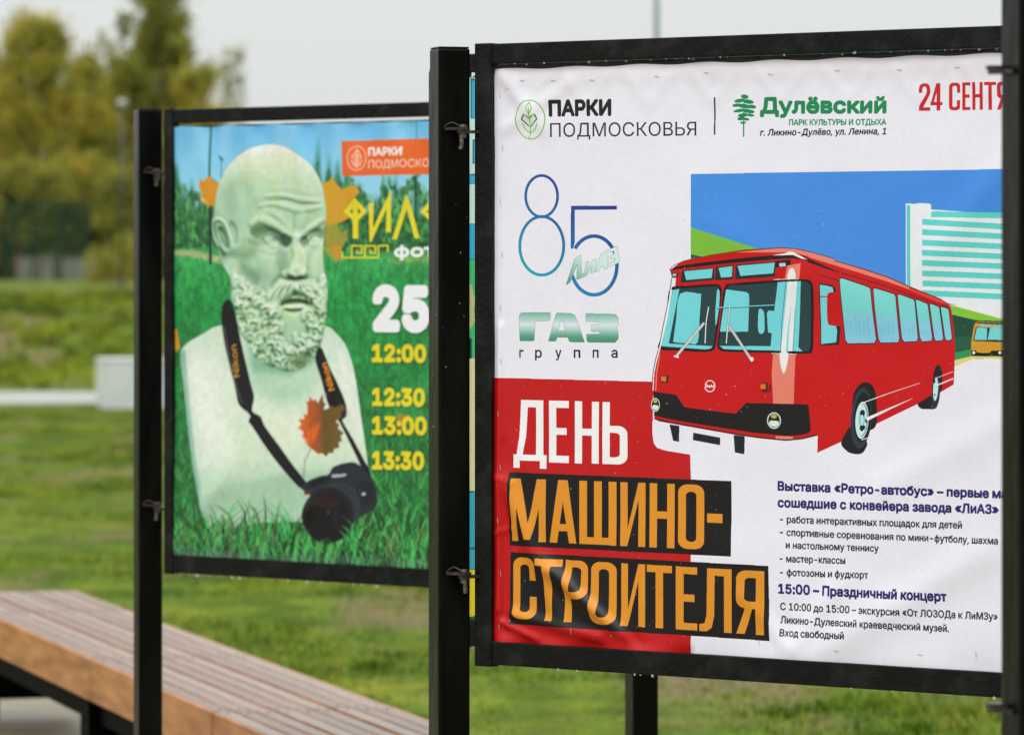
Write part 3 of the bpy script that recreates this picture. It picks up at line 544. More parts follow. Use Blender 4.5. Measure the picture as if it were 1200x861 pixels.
    ln = lambda q, w, c, al=1, bl=.8: p.fill(stroke(spline(q, False, 5), np.interp(np.linspace(0, 1, (len(q) - 1) * 5 + 1), np.linspace(0, 1, len(np.atleast_1d(w))), np.atleast_1d(w))), c, alpha=al, blur=bl, inside=Hm)
    # the carving: a height field with brow, eyes, nose, moustache, curls and ear, printed as it looked in soft light from above
    k = p.k; Hh = np.zeros((H, Wd), np.float32); yy, xx = np.mgrid[0:H, 0:Wd].astype(np.float32)
    def ball(cx, cy, rx, ry, h):
        u0 = p.uv((cx, cy))[0]; u1 = p.uv((cx + rx, cy))[0]; q = 1 - ((xx - u0[0]) / (u1[0] - u0[0])) ** 2 - ((yy - u0[1]) / (ry * k)) ** 2
        return h * np.sqrt(np.maximum(q, 0))
    Hh = np.maximum(ball(318, 246, 70, 84, 60), ball(322, 345, 66, 100, 50)); Hh = np.maximum(Hh, ball(330, 300, 56, 110, 56)); Hh = boxblur(Hh, int(3 * k))
    def bump(rings, h, bl):
        rings = rings if hasattr(rings[0][0], '__len__') else [rings]; r = int(bl * k); m_, x0, y0, x1, y1 = p.mask(rings, pad=3 * r + 3); Hh[y0:y1, x0:x1] += h * boxblur(m_, r)[:y1 - y0, :x1 - x0]
    def rid(q, w, h, bl): q = spline(q, False, 5); w = np.interp(np.linspace(0, 1, len(q)), np.linspace(0, 1, len(np.atleast_1d(w))), np.atleast_1d(w)); bump(stroke(q, w), h, bl)
    rid(a((340, 640), (400, 596), (480, 622), (560, 672), (622, 724)), [5, 9, 9, 7], 5.5, 2.2); rid(a((690, 735), (745, 690), (805, 640), (872, 590)), [6, 8, 7, 4], 5, 1.8)
    rid(a((430, 530), (520, 560), (610, 650), (650, 720)), [4, 8, 6], 3.5, 2.5); rid(a((720, 560), (700, 640), (680, 720)), [8, 8, 6], 3, 2.5); rid(a((655, 560), (650, 700)), [2, 3], -2.5, 1.6)
    for q, h in ((((440, 432), (560, 420), (700, 450), (855, 468)), 2.6), (((400, 502), (500, 484), (600, 506), (700, 530), (860, 500)), 3)): rid(a(*q), [3, 6, 5], h, 1.5)
    rid(a((470, 470), (600, 458), (700, 488), (850, 484)), [2, 4, 2], -2, 1.2); rid(a((480, 380), (640, 372), (800, 410)), [3, 6, 3], 1.2, 2)
    bump(ell(*a((465, 725))[0], 21, 10, 12), -9, 3.2); bump(ell(*a((585, 760))[0], 7, 8, 30), -9, 2); bump(ell(*a((800, 725))[0], 13, 8.5, -15), -8, 2.4); bump(ell(*a((728, 765))[0], 5, 7, -20), -6, 1.6)
    bump(ell(*a((500, 752))[0], 10, 6.5, 12), 7, 1.6); bump(ell(*a((795, 752))[0], 7.5, 5.5, -10), 6, 1.3)
    for q, w, h in ((((405, 745), (450, 708), (510, 705), (560, 745), (580, 775)), [1, 2.4, 2, 1], 3.4), (((420, 765), (480, 800), (550, 795)), [1, 2, 1], 2), (((735, 765), (775, 712), (835, 715), (860, 735)), [1, 2, 1], 3), (((750, 775), (800, 790), (845, 770)), [1, 1.8, 1], 1.6)): rid(a(*q), w, h, .7)
    rid(a((420, 835), (500, 860), (570, 830)), [2, 4, 2], -2.5, 1.8)
    rid(np.concatenate([a((668, 700), (672, 790)), b((655, 60), (640, 130), (632, 165))]), [7, 10, 14, 19, 20], 15, 2.4); bump(ell(*b((628, 165))[0], 12, 8), 6, 2.4); bump(ell(*b((562, 182))[0], 6, 5), 5, 1.6); bump(ell(*b((684, 176))[0], 4.5, 5), 5, 1.5)
    for x in (585, 648): bump(ell(*b((x, 208))[0], 4, 2.4), -7, 1)
    bump(ell(*b((430, 110))[0], 24, 12, -15), 7, 6); bump(ell(*b((300, 190))[0], 13, 26, 25), -7, 6); bump(ell(*b((770, 120))[0], 9, 16, 10), 4, 4); rid(b((520, 190), (470, 250), (440, 310)), [3, 5, 3], -4, 2)
    bump(ell(*a((262, 520))[0], 13, 34, 8), -7, 7); bump(ell(*a((520, 330))[0], 34, 16), 2.5, 9)
    # moustache and mouth
    rid(b((612, 268), (545, 280), (478, 335), (452, 440)), [12, 20, 18, 10], 9, 2.6); rid(b((625, 266), (700, 275), (765, 325), (795, 430)), [12, 18, 16, 8], 9, 2.4)
    for q in range(13):
        x = 455 + q * 26; o = (x - 612) / 170; rid(b((612 + o * 90, 246 + abs(o) * 16), (612 + o * 150, 285 + abs(o) * 26), (612 + o * 178, 330 + abs(o) * 55)), [1, 2.4, 1.2], 2.6 if q % 2 else -2.2, .6)
    bump(spline(b((520, 395), (550, 362), (620, 352), (680, 362), (702, 388), (650, 382), (560, 386)), n=4), -13, 1.1); bump(ell(*b((605, 396))[0], 13, 4), 6, 1.4); rid(b((545, 424), (605, 432), (665, 420)), [2, 4, 2], -5, 1.4)
    bump(spline(b((515, 430), (600, 440), (690, 425), (690, 590), (620, 680), (540, 640)), n=4), 3, 4)
    # beard and sideburns: a raised mass cut into locks that curl at their ends
    bump(spline(b((196, 170), (250, 240), (330, 330), (420, 370), (505, 400), (505, 600), (600, 690), (700, 640), (712, 420), (770, 340), (800, 180), (835, 230), (835, 540), (740, 750), (600, 840), (400, 790), (300, 680), (200, 420)), n=4), 7, 2.5)
    spots = []
    for i in range(2500):
        x, y = g.uniform(200, 832), g.uniform(190, 818)
        inL = x < 505 and y > 200 + max(0, x - 210) * .85 and not (x > 430 and y < 390); inR = x > 705 and y > 330 - max(0, x - 760) * 2; inB = y > 625 + abs(x - 610) * -.1 and 480 < x < 760
        if not (inL or inR or inB) or (inB and y < 690 and 520 < x < 690): continue
        if all(((x - u) / .85) ** 2 + (y - v) ** 2 > 64 ** 2 for u, v in spots): spots.append((x, y))
    for (x, y) in spots:
        r = g.uniform(44, 62); hand = (1 if x > 600 else -1) * g.choice((1, 1, 1, -1)); a0 = g.uniform(170, 250) if hand > 0 else g.uniform(-70, 10); tt = np.radians(np.linspace(a0, a0 + g.uniform(120, 250) * hand, 9)); rr = np.linspace(r, r * .25, 9)
        q = np.stack([x + rr * np.cos(tt) * .7, y + rr * np.sin(tt) * 1.1], 1); q = np.concatenate([[q[0] + (-8 * hand, -r * 1.1)], q])
        rid(b(*q), [3, 8, 9, 8, 5], g.uniform(4.5, 6.5), 1.5); rid(b(*(q + (10 * hand, 4))), [.5, 1.8, .6], -3.2, .8); rid(b(*(q + (2 * hand, 1))), [.4, 1, .4], -1.2, .6)
    bump(ell(*b((655, 760))[0], 14, 9), -4, 2.5)
    # ear
    rid(a((110, 800), (72, 720), (62, 640), (92, 596), (140, 612), (176, 670), (205, 760)), [2, 3, 4, 4, 3, 2, 1.5], 4.5, 1.2); bump(ell(*a((145, 735))[0], 5, 14, -20), -9, 2); bump(ell(*a((215, 700))[0], 5, 14, -10), -6, 2.4)
    Hs = boxblur(Hh, 2); gy, gx = np.gradient(Hs); gx *= .85
    Hn = Hs * 1.0; nz = 1 / np.sqrt(1 + (gx * 1.25 * 1) ** 2 + (gy * 1.25) ** 2); Lx, Ly, Lz = .16, -.70, .70
    lam = (-gx * 1.25 * Lx - gy * 1.25 * Ly + Lz) * nz; cav = Hs - boxblur(Hs, int(4 * k)); cav2 = Hs - boxblur(Hs, int(1.6 * k))
    val = .63 + .66 * (lam - .70) + .036 * np.clip(cav, -9, 6) + .055 * np.clip(cav2, -4, 3)
    u0 = p.uv((315, 168))[0]; up_ = np.clip(1 - (yy - u0[1]) / (44 * k), 0, 1); val = val + .26 * up_ ** 1.2
    stops = [0, .22, .42, .6, .78, 1]; cols = [(40, 58, 36), (80, 110, 80), (128, 168, 134), (176, 212, 182), (212, 232, 206), (238, 242, 236)]
    sh = np.stack([np.interp(val, stops, [q[n_] / 255 for q in cols]) for n_ in range(3)], -1).astype(np.float32)
    warm = np.clip(noise2(H, Wd, (50, 50), 77) * 2 - .8, 0, 1)[..., None]; sh = sh * (1 - warm * np.array((-.02, .0, .10)))
    Hb = boxblur(Hm, 1)[..., None]; p.a[:] = p.a * (1 - Hb) + sh * Hb
    D3 = (54, 74, 48); D2 = (84, 122, 92); L2 = (214, 236, 196); f = lambda q, c, al=1, bl=1.2: p.fill(q, c, alpha=al, blur=bl, inside=Hm)
    f(a((330, 690), (390, 650), (470, 672), (560, 715), (625, 755), (600, 800), (540, 770), (520, 725), (440, 715), (380, 745)), D2, .6, 1.8); f(a((480, 690), (560, 722), (628, 758), (600, 795), (560, 760)), D3, .65, 1.4); f(ell(*a((520, 735))[0], 4, 3), D2, .5, .8)
    f(a((325, 720), (400, 760), (450, 770), (380, 790), (320, 760)), D2, .5, 1.8); f(a((735, 760), (780, 705), (835, 690), (870, 700), (860, 735), (800, 715), (750, 770)), D2, .6, 1.3)
    f(b((585, -30), (640, -10), (660, 80), (690, 140), (660, 165), (610, 120)), L2, .75, 2); f(b((670, 60), (770, 110), (800, 200), (740, 215), (700, 150)), L2, .4, 3); f(b((430, 105), (505, 95), (510, 150), (430, 215)), L2, .45, 3)
    f(b((500, -10), (565, 20), (565, 110), (515, 165), (480, 110)), D2, .35, 2.5); f(b((220, 40), (290, 120), (370, 190), (400, 270), (340, 250), (260, 160)), D2, .5, 3.5); f(b((525, 192), (600, 205), (690, 195), (650, 222), (560, 222)), D3, .55, .9)
    f(a((120, 380), (230, 300), (240, 560), (180, 620)), D2, .22, 6); f(a((390, 530), (440, 520), (520, 600), (480, 620)), L2, .5, 1.8)
    f(a((560, 730), (632, 748), (618, 795), (575, 790)), D3, .6, 1.6); f(a((712, 758), (735, 745), (742, 775), (722, 790)), D3, .5, 1.2); f(b((520, 376), (560, 352), (620, 344), (690, 354), (702, 370), (640, 372), (560, 380)), D3, .7, .7); f(b((590, 700), (640, 705), (720, 740), (690, 800), (610, 828), (585, 780)), (104, 128, 84), .55, 2)
    Nz = (noise2(H, Wd, (18, 18), 31)[..., None] - .5) * .09 * np.clip(Hm + C, 0, 1)[..., None]; p.a *= 1 + Nz
    # strap, camera, leaf
    K = (24, 22, 26)
    p.fill(spline(t((188, -60), (214, -90), (235, -40), (262, 90), (292, 215), (304, 262), (298, 312), (328, 332), (345, 368), (395, 435), (445, 505), (498, 575), (478, 592), (420, 532), (355, 450), (300, 368), (286, 350), (290, 326), (250, 288), (236, 230), (208, 120), (190, 20)), n=4), K, blur=.4)
    p.line(t((196, 10), (214, 120), (242, 230), (262, 284)), .8, (110, 106, 110), blur=.3)
    p.fill(spline(t((525, 120), (545, 82), (575, 150), (606, 215), (634, 285), (637, 330), (622, 346), (660, 412), (702, 490), (724, 532), (726, 600), (706, 570), (690, 510), (652, 430), (612, 352), (596, 330), (570, 284), (548, 200)), n=4), K, blur=.4); p.fill(ell(*t((617, 312))[0], 6, 10, -10), (40, 44, 54), blur=.5)
    for q, w in ((((240, 190), (228, 75)), 1), (((584, 238), (556, 140)), 1)):
        q0, q1 = t(*q); p.text('Nikon', tuple(q0 + (3.4, -1) if w else q0), tuple(q1 + (3.4, -1)), 6.6, (196, 146, 40) if q[0][0] < 300 else (240, 150, 30), fat=.35, vert=(-.97, .25))
    p.fill(t((512, 446), (496, 430), (500, 414), (480, 402), (484, 388), (464, 372), (476, 360), (464, 342), (486, 342), (484, 322), (496, 326), (497, 290), (490, 280), (503, 278), (504, 258), (516, 274), (526, 270), (534, 284), (553, 250), (554, 280), (562, 284), (554, 308), (570, 304), (584, 292), (594, 300), (626, 288), (632, 304), (616, 318), (620, 332), (598, 350), (612, 362), (606, 374), (628, 392), (616, 402), (622, 420), (610, 424), (612, 444), (594, 448), (590, 464), (576, 462), (566, 476), (552, 464), (536, 466)), 0, grad=[(t((478, 400))[0], (226, 104, 30)), (t((530, 380))[0], (170, 84, 44)), (t((560, 400))[0], (104, 84, 34)), (t((620, 400))[0], (118, 92, 40))], blur=.5)
    p.fill(t((505, 445), (478, 400), (520, 370), (545, 350), (530, 400)), (232, 106, 28), alpha=.8, blur=1.2)
    for q in (((512, 445), (505, 270)), ((512, 445), (620, 300)), ((512, 445), (610, 430)), ((512, 445), (475, 350))): p.line(t(*q), .6, (120, 60, 40), alpha=.75, blur=.3)
    for q in (((510, 380), (490, 350)), ((509, 360), (528, 330)), ((545, 390), (560, 345)), ((575, 350), (600, 345)), ((560, 440), (590, 455)), ((550, 436), (590, 410)), ((495, 405), (484, 385))): p.line(t(*q), .5, (90, 56, 30), alpha=.6, blur=.3)
    p.line(t((512, 445), (490, 490), (486, 548)), 1, (140, 96, 60), blur=.3)
    p.fill(spline(t((486, 600), (494, 570), (540, 548), (575, 540), (590, 515), (630, 500), (668, 498), (702, 522), (738, 568), (750, 612), (744, 662), (705, 684), (660, 700), (560, 640)), n=4), (36, 44, 52), blur=.5)
    p.fill(t((500, 570), (560, 548), (580, 552), (575, 566), (505, 590)), (22, 24, 28), blur=.4); p.fill(t((690, 560), (730, 570), (742, 640), (700, 660), (670, 600)), (28, 34, 42), blur=1)
    p.text('Nikon', t((588, 552))[0], t((636, 546))[0], 3.6, (214, 220, 224), fat=.4); p.fill(t((694, 606), (708, 605), (708, 616), (694, 616)), (180, 184, 180), blur=.3); p.fill(t((488, 604), (510, 600), (508, 612), (490, 614)), (120, 30, 28), blur=.5)
    p.fill(ell(*t((605, 660))[0], 27, 30, 20), (44, 54, 60), blur=.6)
    for k in range(10): q = ell(*t((600 - k * 1.5, 662))[0], 26.5 - k * .8, 29, 20, 20, -75, 60); p.line(q, .8, (24, 30, 34) if k % 2 else (58, 68, 74), blur=.2)
    p.fill(ell(*t((574, 688))[0], 29.5, 33, 5), (26, 26, 30), blur=.6); p.fill(ell(*t((572, 694))[0], 25, 28, 5), (18, 14, 18), blur=.8); p.fill(ell(*t((570, 640))[0], 16, 6, 5), (52, 30, 30), alpha=.7, blur=2); p.fill(ell(*t((600, 700))[0], 3, 12, 5), (46, 40, 50), alpha=.5, blur=2); p.fill(ell(*t((575, 678))[0], .8, .8), (130, 130, 140))
    # blades in front of the plinth
    for i in range(620):
        x = g.uniform(200, 505); y = g.uniform(618, 672); h = g.uniform(8, 34) * (1.2 if 250 < x < 345 else .8); lean = g.uniform(-.8, .8) * h
        if 352 < x < 405 and y - h < 628: continue
        c = g.choice(((70, 190, 96), (50, 160, 70), (30, 110, 52), (20, 60, 34), (90, 200, 110), (24, 44, 30), (110, 110, 60)))
        p.fill(stroke([(x, y), (x + lean * .3, y - h * .6), (x + lean, y - h)], [2.2, 1.6, .3], False), c, alpha=.8, blur=.35)
    p.fill([(206, 640), (300, 648), (500, 655), (500, 662), (206, 652)], (110, 130, 130), alpha=.35, blur=2)
    # --- banner and lettering
    p.fill([(403.5, 165.6), (700, 156), (700, 200.5), (403.5, 206.6)], (236, 104, 38))
    q = (420.8, 185.6); cw = (248, 214, 196); p.fill(ring(*q, 10.6, 14.4, .9), cw)
    for s_ in (((0, -11), (0, 10)), ((0, -10), (-3, -5), (0, 0), (3, -5), (0, -10)), ((-5.5, -2), (0, 4)), ((5.5, -2), (0, 4)), ((-6.5, 2), (0, 8)), ((6.5, 2), (0, 8)), ((-5, 6), (0, 10.5)), ((5, 6), (0, 10.5)), ((-5.5, -2), (-3, -4)), ((5.5, -2), (3, -4))): p.line([(q[0] + u, q[1] + v) for u, v in s_], 1, cw)
    p.text('ПАРКИ', (434.2, 182.4), (473.6, 181.4), 8.8, (250, 240, 236), fat=.75); p.text('ПОДМОСКОВЬЯ', (434, 197.4), (527, 194.6), 9.4, (250, 222, 208), fat=.15)
    Y = (234, 218, 44)
    def yl(rings): p.fill(rings, Y, blur=.3)
    for dx in (0, 428): yl([z6((167 + dx, 517), (235 + dx, 440), (300 + dx, 515), (235 + dx, 580)), z6((200 + dx, 517), (235 + dx, 545), (268 + dx, 516), (235 + dx, 480))[::1]]) if 0 else (p.fill(z6((167 + dx, 517), (235 + dx, 438), (300 + dx, 515), (235 + dx, 582)), Y), p.fill(z6((203 + dx, 517), (235 + dx, 543), (266 + dx, 516), (235 + dx, 482)), (44, 100, 52)))
    p.fill(z6((219, 470), (249, 470), (248, 668), (217, 668)), Y)
    p.fill(z6((308, 468), (336, 468), (332, 610), (430, 402), (434, 402), (432, 632), (404, 632), (408, 500), (318, 692), (312, 680)), Y); p.fill(z6((438, 672), (518, 425), (528, 425), (592, 665), (564, 667), (521, 500), (466, 672)), Y)
    m0 = [(158, 740), (158, 774), (212, 774), (212, 706), (272, 706), (272, 752), (240, 752), (240, 738)]
    p.line(z6(*[(158, 740), (158, 774), (212, 774), (212, 708), (270, 708), (270, 748), (242, 748), (242, 730)]), 1.9, Y); p.line(z6(*[(242, 774), (286, 774), (286, 708), (344, 708), (344, 748), (316, 748), (316, 730)]), 1.9, Y); p.line(z6(*[(212, 774), (286, 774)]), 1.9, Y); p.line(z6(*[(286, 774), (362, 774), (362, 708), (414, 706), (414, 744)]), 1.9, Y)
    p.text('фото', (464.8, 300.8), (527, 299), 12.6, (246, 246, 246), fat=.9)
    def heavy(b_, x0, x1, y0, y1, cap, col, fat): p.text(b_, (x0 + 1.4 + fat, y0 + 1.6 - fat), (x1 + 1.4 - fat, y1 + 1.6 - fat), cap - 2 * fat, (20, 60, 30), fat=fat, alpha=.55, blur=.8); p.text(b_, (x0 + fat, y0 - fat), (x1 - fat, y1 - fat), cap - 2 * fat, col, fat=fat)
    heavy('25', 437.5, 506, 389, 389.5, 55, (244, 244, 248), 4.6)
    for b_, x0, x1, y0, h in (('12:00', 436.7, 501.5, 424.3, 21.6), ('12:30', 436.7, 500, 475.6, 21.6), ('13:00', 436.7, 502.4, 509, 21.8), ('13:30', 436.7, 499, 550, 22)): heavy(b_, x0, x1, y0, y0 + .8, h, (236, 216, 40), 1.75)
    return p
C_X0, C_Y0, C_TH = (549 - CX) / F * 8.235, 8.235, math.radians(36)
def art_back():
    p = Print(C_X0, C_Y0, C_TH, 1.942, 0.946, 1.2, 700, (212, 242, 232)); T, Bl, Gn, Ye = (20, 120, 130), (64, 186, 222), (76, 204, 124), (240, 240, 176)
    bx = lambda x0, x1, y0, y1, c, o=1.2: (p.fill([(x0, y0), (x1, y0), (x1, y1), (x0, y1)], T), p.fill([(x0 + o, y0 + o), (x1 - o, y0 + o), (x1 - o, y1 - o), (x0 + o, y1 - o)], c))
    bx(553, 640, 93, 139, Bl); bx(555, 640, 164, 192, Bl); bx(540, 1200, 204, 216, Bl); bx(540, 1200, 262, 304, Bl); p.fill([(540, 304), (1200, 304), (1200, 420), (540, 420)], Gn)
    p.fill([(549, 330), (554, 334), (556, 345), (560, 352), (556, 362), (558, 376), (553, 384), (549, 392)], (206, 210, 140)); bx(549, 554, 396, 420, (30, 60, 56), .5)
    p.fill([(540, 420), (1200, 420), (1200, 575), (540, 575)], Ye); bx(540, 1200, 575, 642, (70, 184, 208)); bx(540, 1200, 642, 667, (70, 184, 208)); p.fill([(540, 667), (1200, 667), (1200, 731), (540, 731)], (246, 224, 48)); p.fill([(540, 722), (1200, 724), (1200, 735), (540, 735)], (40, 110, 50))
    for k in range(9): bx(620 + k * 60, 660 + k * 60, 110 + (k % 3) * 12, 190, (Bl, Ye, Gn)[k % 3])
    return p
# ================================================================== materials
M_BLACK = mat('black_painted_steel', (.0018, .0018, .0016, 1), (.007, .0064, .0055, 1), scale=14, rough=.32, bump=.22, bscale=45, spec=.15, rvar=.16, stretch=(1, 1, .25), ramp=(.45, .8), detail=9)
M_FRAME = mat('black_frame_paint', (.0045, .0046, .0042, 1), (.019, .0195, .019, 1), scale=19, rough=.42, bump=.25, bscale=70, spec=.16, ramp=(.5, .78), rvar=.14, detail=9)
M_BACK = mat('dark_backing_board', (.03, .022, .018, 1), (.06, .045, .035, 1), scale=14, rough=.7)
M_ZINC = mat('wet_zinc_bolt', (.06, .05, .035, 1), (.26, .22, .16, 1), scale=160, rough=.35, metal=.7, bump=.2)
M_LUG = mat('rusty_black_lug', (.025, .02, .02, 1), (.12, .06, .045, 1), scale=50, rough=.28, metal=.3, ramp=(.5, .8), bump=.3)
M_STAPLE = mat('steel_staple', (.38, .37, .38, 1), (.6, .6, .62, 1), scale=40, rough=.4, metal=.4)
M_DROP = bpy.data.materials.new('rain_water'); M_DROP.use_nodes = True
_p = M_DROP.node_tree.nodes['Principled BSDF']; _p.inputs['Base Color'].default_value = (.95, .97, 1, 1); _p.inputs['Roughness'].default_value = .04; _p.inputs['IOR'].default_value = 1.33; _p.inputs['Specular IOR Level'].default_value = .9; _p.inputs['Alpha'].default_value = .38

def print_material(name, im, rough=.33, tint=1.0):
    m = bpy.data.materials.new(name); m.use_nodes = True; t = m.node_tree; n = t.nodes.new; l = t.links.new; p = t.nodes['Principled BSDF']
    i = n('ShaderNodeTexImage'); i.image = im; i.extension = 'EXTEND'; uv = n('ShaderNodeUVMap'); l(uv.outputs[0], i.inputs[0])
    # woven vinyl: fine threads darken and lift the print a little
    mp = n('ShaderNodeMapping'); mp.inputs['Scale'].default_value = (420, 350, 1); l(uv.outputs[0], mp.inputs[0])
    w1 = n('ShaderNodeTexWave'); w1.inputs['Scale'].default_value = .31; w1.inputs['Distortion'].default_value = 1.5; w1.inputs['Detail'].default_value = 1; l(mp.outputs[0], w1.inputs[0])
    ns = n('ShaderNodeTexNoise'); ns.inputs['Scale'].default_value = 90; ns.inputs['Detail'].default_value = 5; l(uv.outputs[0], ns.inputs[0])
    a = n('ShaderNodeMath'); a.operation = 'MULTIPLY_ADD'; a.inputs[1].default_value = .05; a.inputs[2].default_value = .95; l(w1.outputs['Fac'], a.inputs[0])
    b = n('ShaderNodeMath'); b.operation = 'MULTIPLY_ADD'; b.inputs[1].default_value = .1; b.inputs[2].default_value = .94; l(ns.outputs[0], b.inputs[0])
    c = n('ShaderNodeMath'); c.operation = 'MULTIPLY'; l(a.outputs[0], c.inputs[0]); l(b.outputs[0], c.inputs[1])
    v = n('ShaderNodeVectorMath'); v.operation = 'SCALE'; l(i.outputs[0], v.inputs[0]); l(c.outputs[0], v.inputs['Scale']); l(v.outputs[0], p.inputs['Base Color'])
    bp = n('ShaderNodeBump'); bp.inputs['Strength'].default_value = .12; bp.inputs['Distance'].default_value = .002; l(w1.outputs['Fac'], bp.inputs['Height']); l(bp.outputs[0], p.inputs['Normal'])
    p.inputs['Roughness'].default_value = rough; p.inputs['Specular IOR Level'].default_value = .3
    return m

# ================================================================== the notice stands
UP = Vector((0, 0, 1)); PA = math.radians(17.4)
def seg_ridge(s, z, a, b, w, amp, skew=0.0):
    """a fold: a soft ridge along the line a-b"""
    a, b = np.array(a), np.array(b); d = b - a; l = np.hypot(*d); t = ((s - a[0]) * d[0] + (z - a[1]) * d[1]) / l / l; q = ((s - a[0]) * -d[1] + (z - a[1]) * d[0]) / l
    e = np.clip(t, 0, 1); env = np.exp(-((t - e) * l / (w * 1.5)) ** 2) * (1 - .25 * e)
    return amp * env * np.exp(-(q / w) ** 2) * (1 + skew * np.tanh(q / w))
class Stand:
    def __init__(s, name, label, X0, Y0, th, zt, zb, w=1.2, group='notice stands of black steel'):
        s.o = Vector((X0, Y0, 0)); s.u = Vector((math.cos(th), -math.sin(th), 0)); s.n = Vector((-math.sin(th), -math.cos(th), 0)); s.zt, s.zb, s.w = zt, zb, w
        s.root = empty(name, (X0, Y0, 0)); tag(s.root, label, 'notice stand', group)
    def P(s, a, e, z): return s.o + s.u * a + s.n * e + UP * z
    def frame(s, stile=.037, ztop=1.986, zbot=.895, gap=.0, rec=.013):
        g = s.P; d = .024; e0 = rec - d; b = .0022
        rt = s.zt + gap + .009; rb = s.zb + .002
        bx = lambda nm, a0, a1, z0, z1, ee=0: B().box(g(a0, e0 + ee, z0), s.u * (a1 - a0), s.n * d, UP * (z1 - z0), b).build(nm, M_FRAME, s.root)
        bx('frame_rail', 0.0005, s.w - .0005, rt, ztop - .0015); bx('frame_rail', 0.0005, s.w - .0005, zbot + .004, rb)
        bx('frame_stile', -stile, 0, zbot, ztop); bx('frame_stile', s.w, s.w + stile, zbot, ztop)
        # weld seams at the corners
        for a in (-.001, s.w + .001):
            for z in (rt - .001, rb + .001): B().tube([g(a, rec, z + (-.0 if z > 1.4 else 0)), g(a, rec, z + (.036 if z > 1.4 else -.036))], .0028, 6).build('weld_seam', M_FRAME, s.root)
    def post(s, K, zt=1.978):
        a = .058; c, q = math.cos(PA), math.sin(PA); K = Vector((K[0], K[1], 0))
        o = B().box(K, Vector((c, q, 0)) * a, Vector((-q, c, 0)) * a, UP * zt, .004).build('post', M_BLACK, s.root)
        B().box(K + Vector((.0015 * c, .0015 * q, 0)) + Vector((-q, c, 0)) * .0015 + UP * zt, Vector((c, q, 0)) * (a - .003), Vector((-q, c, 0)) * (a - .003), UP * .003, .0012).build('post_cap', M_FRAME, s.root)
        return K
    def clamp(s, K, z, side=1, flip=0, tgt=None):
        """flat lugs welded to the post and to the frame, held by one upright bolt"""
        rr_ = random.Random(z * 97 + K[0] * 31); a = .058; mc = Vector((math.cos(PA), math.sin(PA), 0)); nn = Vector((math.sin(PA), -math.cos(PA), 0)); K = Vector((K[0], K[1], 0))
        if side == 1: ctr = K + mc * (a * rr_.uniform(.64, .72)) + nn * rr_.uniform(.014, .019); root = K + mc * (a * rr_.uniform(.24, .34))
        else: ctr = K - nn * .048 - mc * .010; root = K - nn * .048 + mc * .006
        th = .005
        ring_ = [ctr + (ctr - root).normalized() * .013 * math.cos(t) + (ctr - root).normalized().cross(UP) * .012 * math.sin(t) for t in np.radians(np.arange(-90, 91, 22.5))]
        sidev = (ctr - root).normalized().cross(UP)
        pts = [root - sidev * .012] + [p for p in ring_] + [root + sidev * .012]
        lug = B().prism([p + UP * z for p in pts], UP * th).build('clamp', M_LUG, s.root)
        fp = tgt if tgt is not None else s.P(-.033, .004, 0); dv = (fp - ctr).normalized(); sv = dv.cross(UP) * .011
        ring2 = [ctr - dv * .011 * math.cos(t) + dv.cross(UP) * .011 * math.sin(t) for t in np.radians(np.arange(-90, 91, 30))]
        l2 = B().prism([p + UP * (z - th - .0005) for p in [fp - sv] + ring2 + [fp + sv]], UP * th).build('frame_lug', M_LUG, lug)
        if side != 1: return
        bh = B().tube([ctr + UP * (z + th), ctr + UP * (z + th + .005)], .0075, 6); bh.build('bolt_head', M_ZINC, lug)
        B().tube([ctr + UP * (z - rr_.uniform(.030, .040)) + mc * rr_.uniform(-.004, .004), ctr + UP * z], .0038, 10).build('bolt_shank', M_ZINC, lug)
        B().tube([ctr + UP * (z - th - .009), ctr + UP * (z - th - .0008)], .007, 6).build('nut', M_ZINC, lug)
        bb = B()
        # the bent wire that ties the lug to the post
        arc = [root + nn * .004 + UP * (z + .002)] + [root.lerp(ctr, t) + nn * .006 + UP * (z + .004 + .009 * math.sin(math.pi * min(t * 1.1 + .05, 1))) - mc * .006 * (1 - t) for t in np.linspace(0, 1, 9)]
        if side == 1: bb.tube(arc, .0017, 6).build('tie_wire', M_LUG, lug, True)
    def poster(s, art, disp, m, nx=300, nz=250, staples=(), label=None):
        S_, Z_ = np.meshgrid(np.linspace(0, s.w, nx + 1), np.linspace(s.zb, s.zt, nz + 1))
        e = disp(S_, Z_) if disp else np.zeros_like(S_)
        # the sheet's own edge is not quite straight
        rag = np.interp(Z_, [s.zb, s.zb + .03], [1, 0]) * .0016 * np.sin(S_ * 31 + 1) + np.interp(Z_, [s.zt - .03, s.zt], [0, 1]) * .0014 * np.sin(S_ * 46)
        co = np.stack([s.o.x + s.u.x * S_ + s.n.x * e, s.o.y + s.u.y * S_ + s.n.y * e, Z_ + rag], -1).reshape(-1, 3)
        me = bpy.data.meshes.new('poster'); nv = (nx + 1) * (nz + 1)
        i = (np.arange(nz)[:, None] * (nx + 1) + np.arange(nx)[None]).ravel(); q = np.stack([i, i + 1, i + nx + 2, i + nx + 1], 1)
        me.vertices.add(nv); me.vertices.foreach_set('co', co.ravel()); me.loops.add(q.size); me.loops.foreach_set('vertex_index', q.ravel())
        me.polygons.add(len(q)); me.polygons.foreach_set('loop_start', np.arange(len(q)) * 4); me.update(); me.validate()
        uv = me.uv_layers.new(name='UVMap'); U = np.stack([S_ / s.w, (Z_ - s.zb) / (s.zt - s.zb)], -1).reshape(-1, 2); uv.data.foreach_set('uv', U[q.ravel()].ravel())
        me.shade_smooth(); s.e = e; s.nx, s.nz = nx, nz
        po = link('poster', me, m, s.root); 
        sol = None
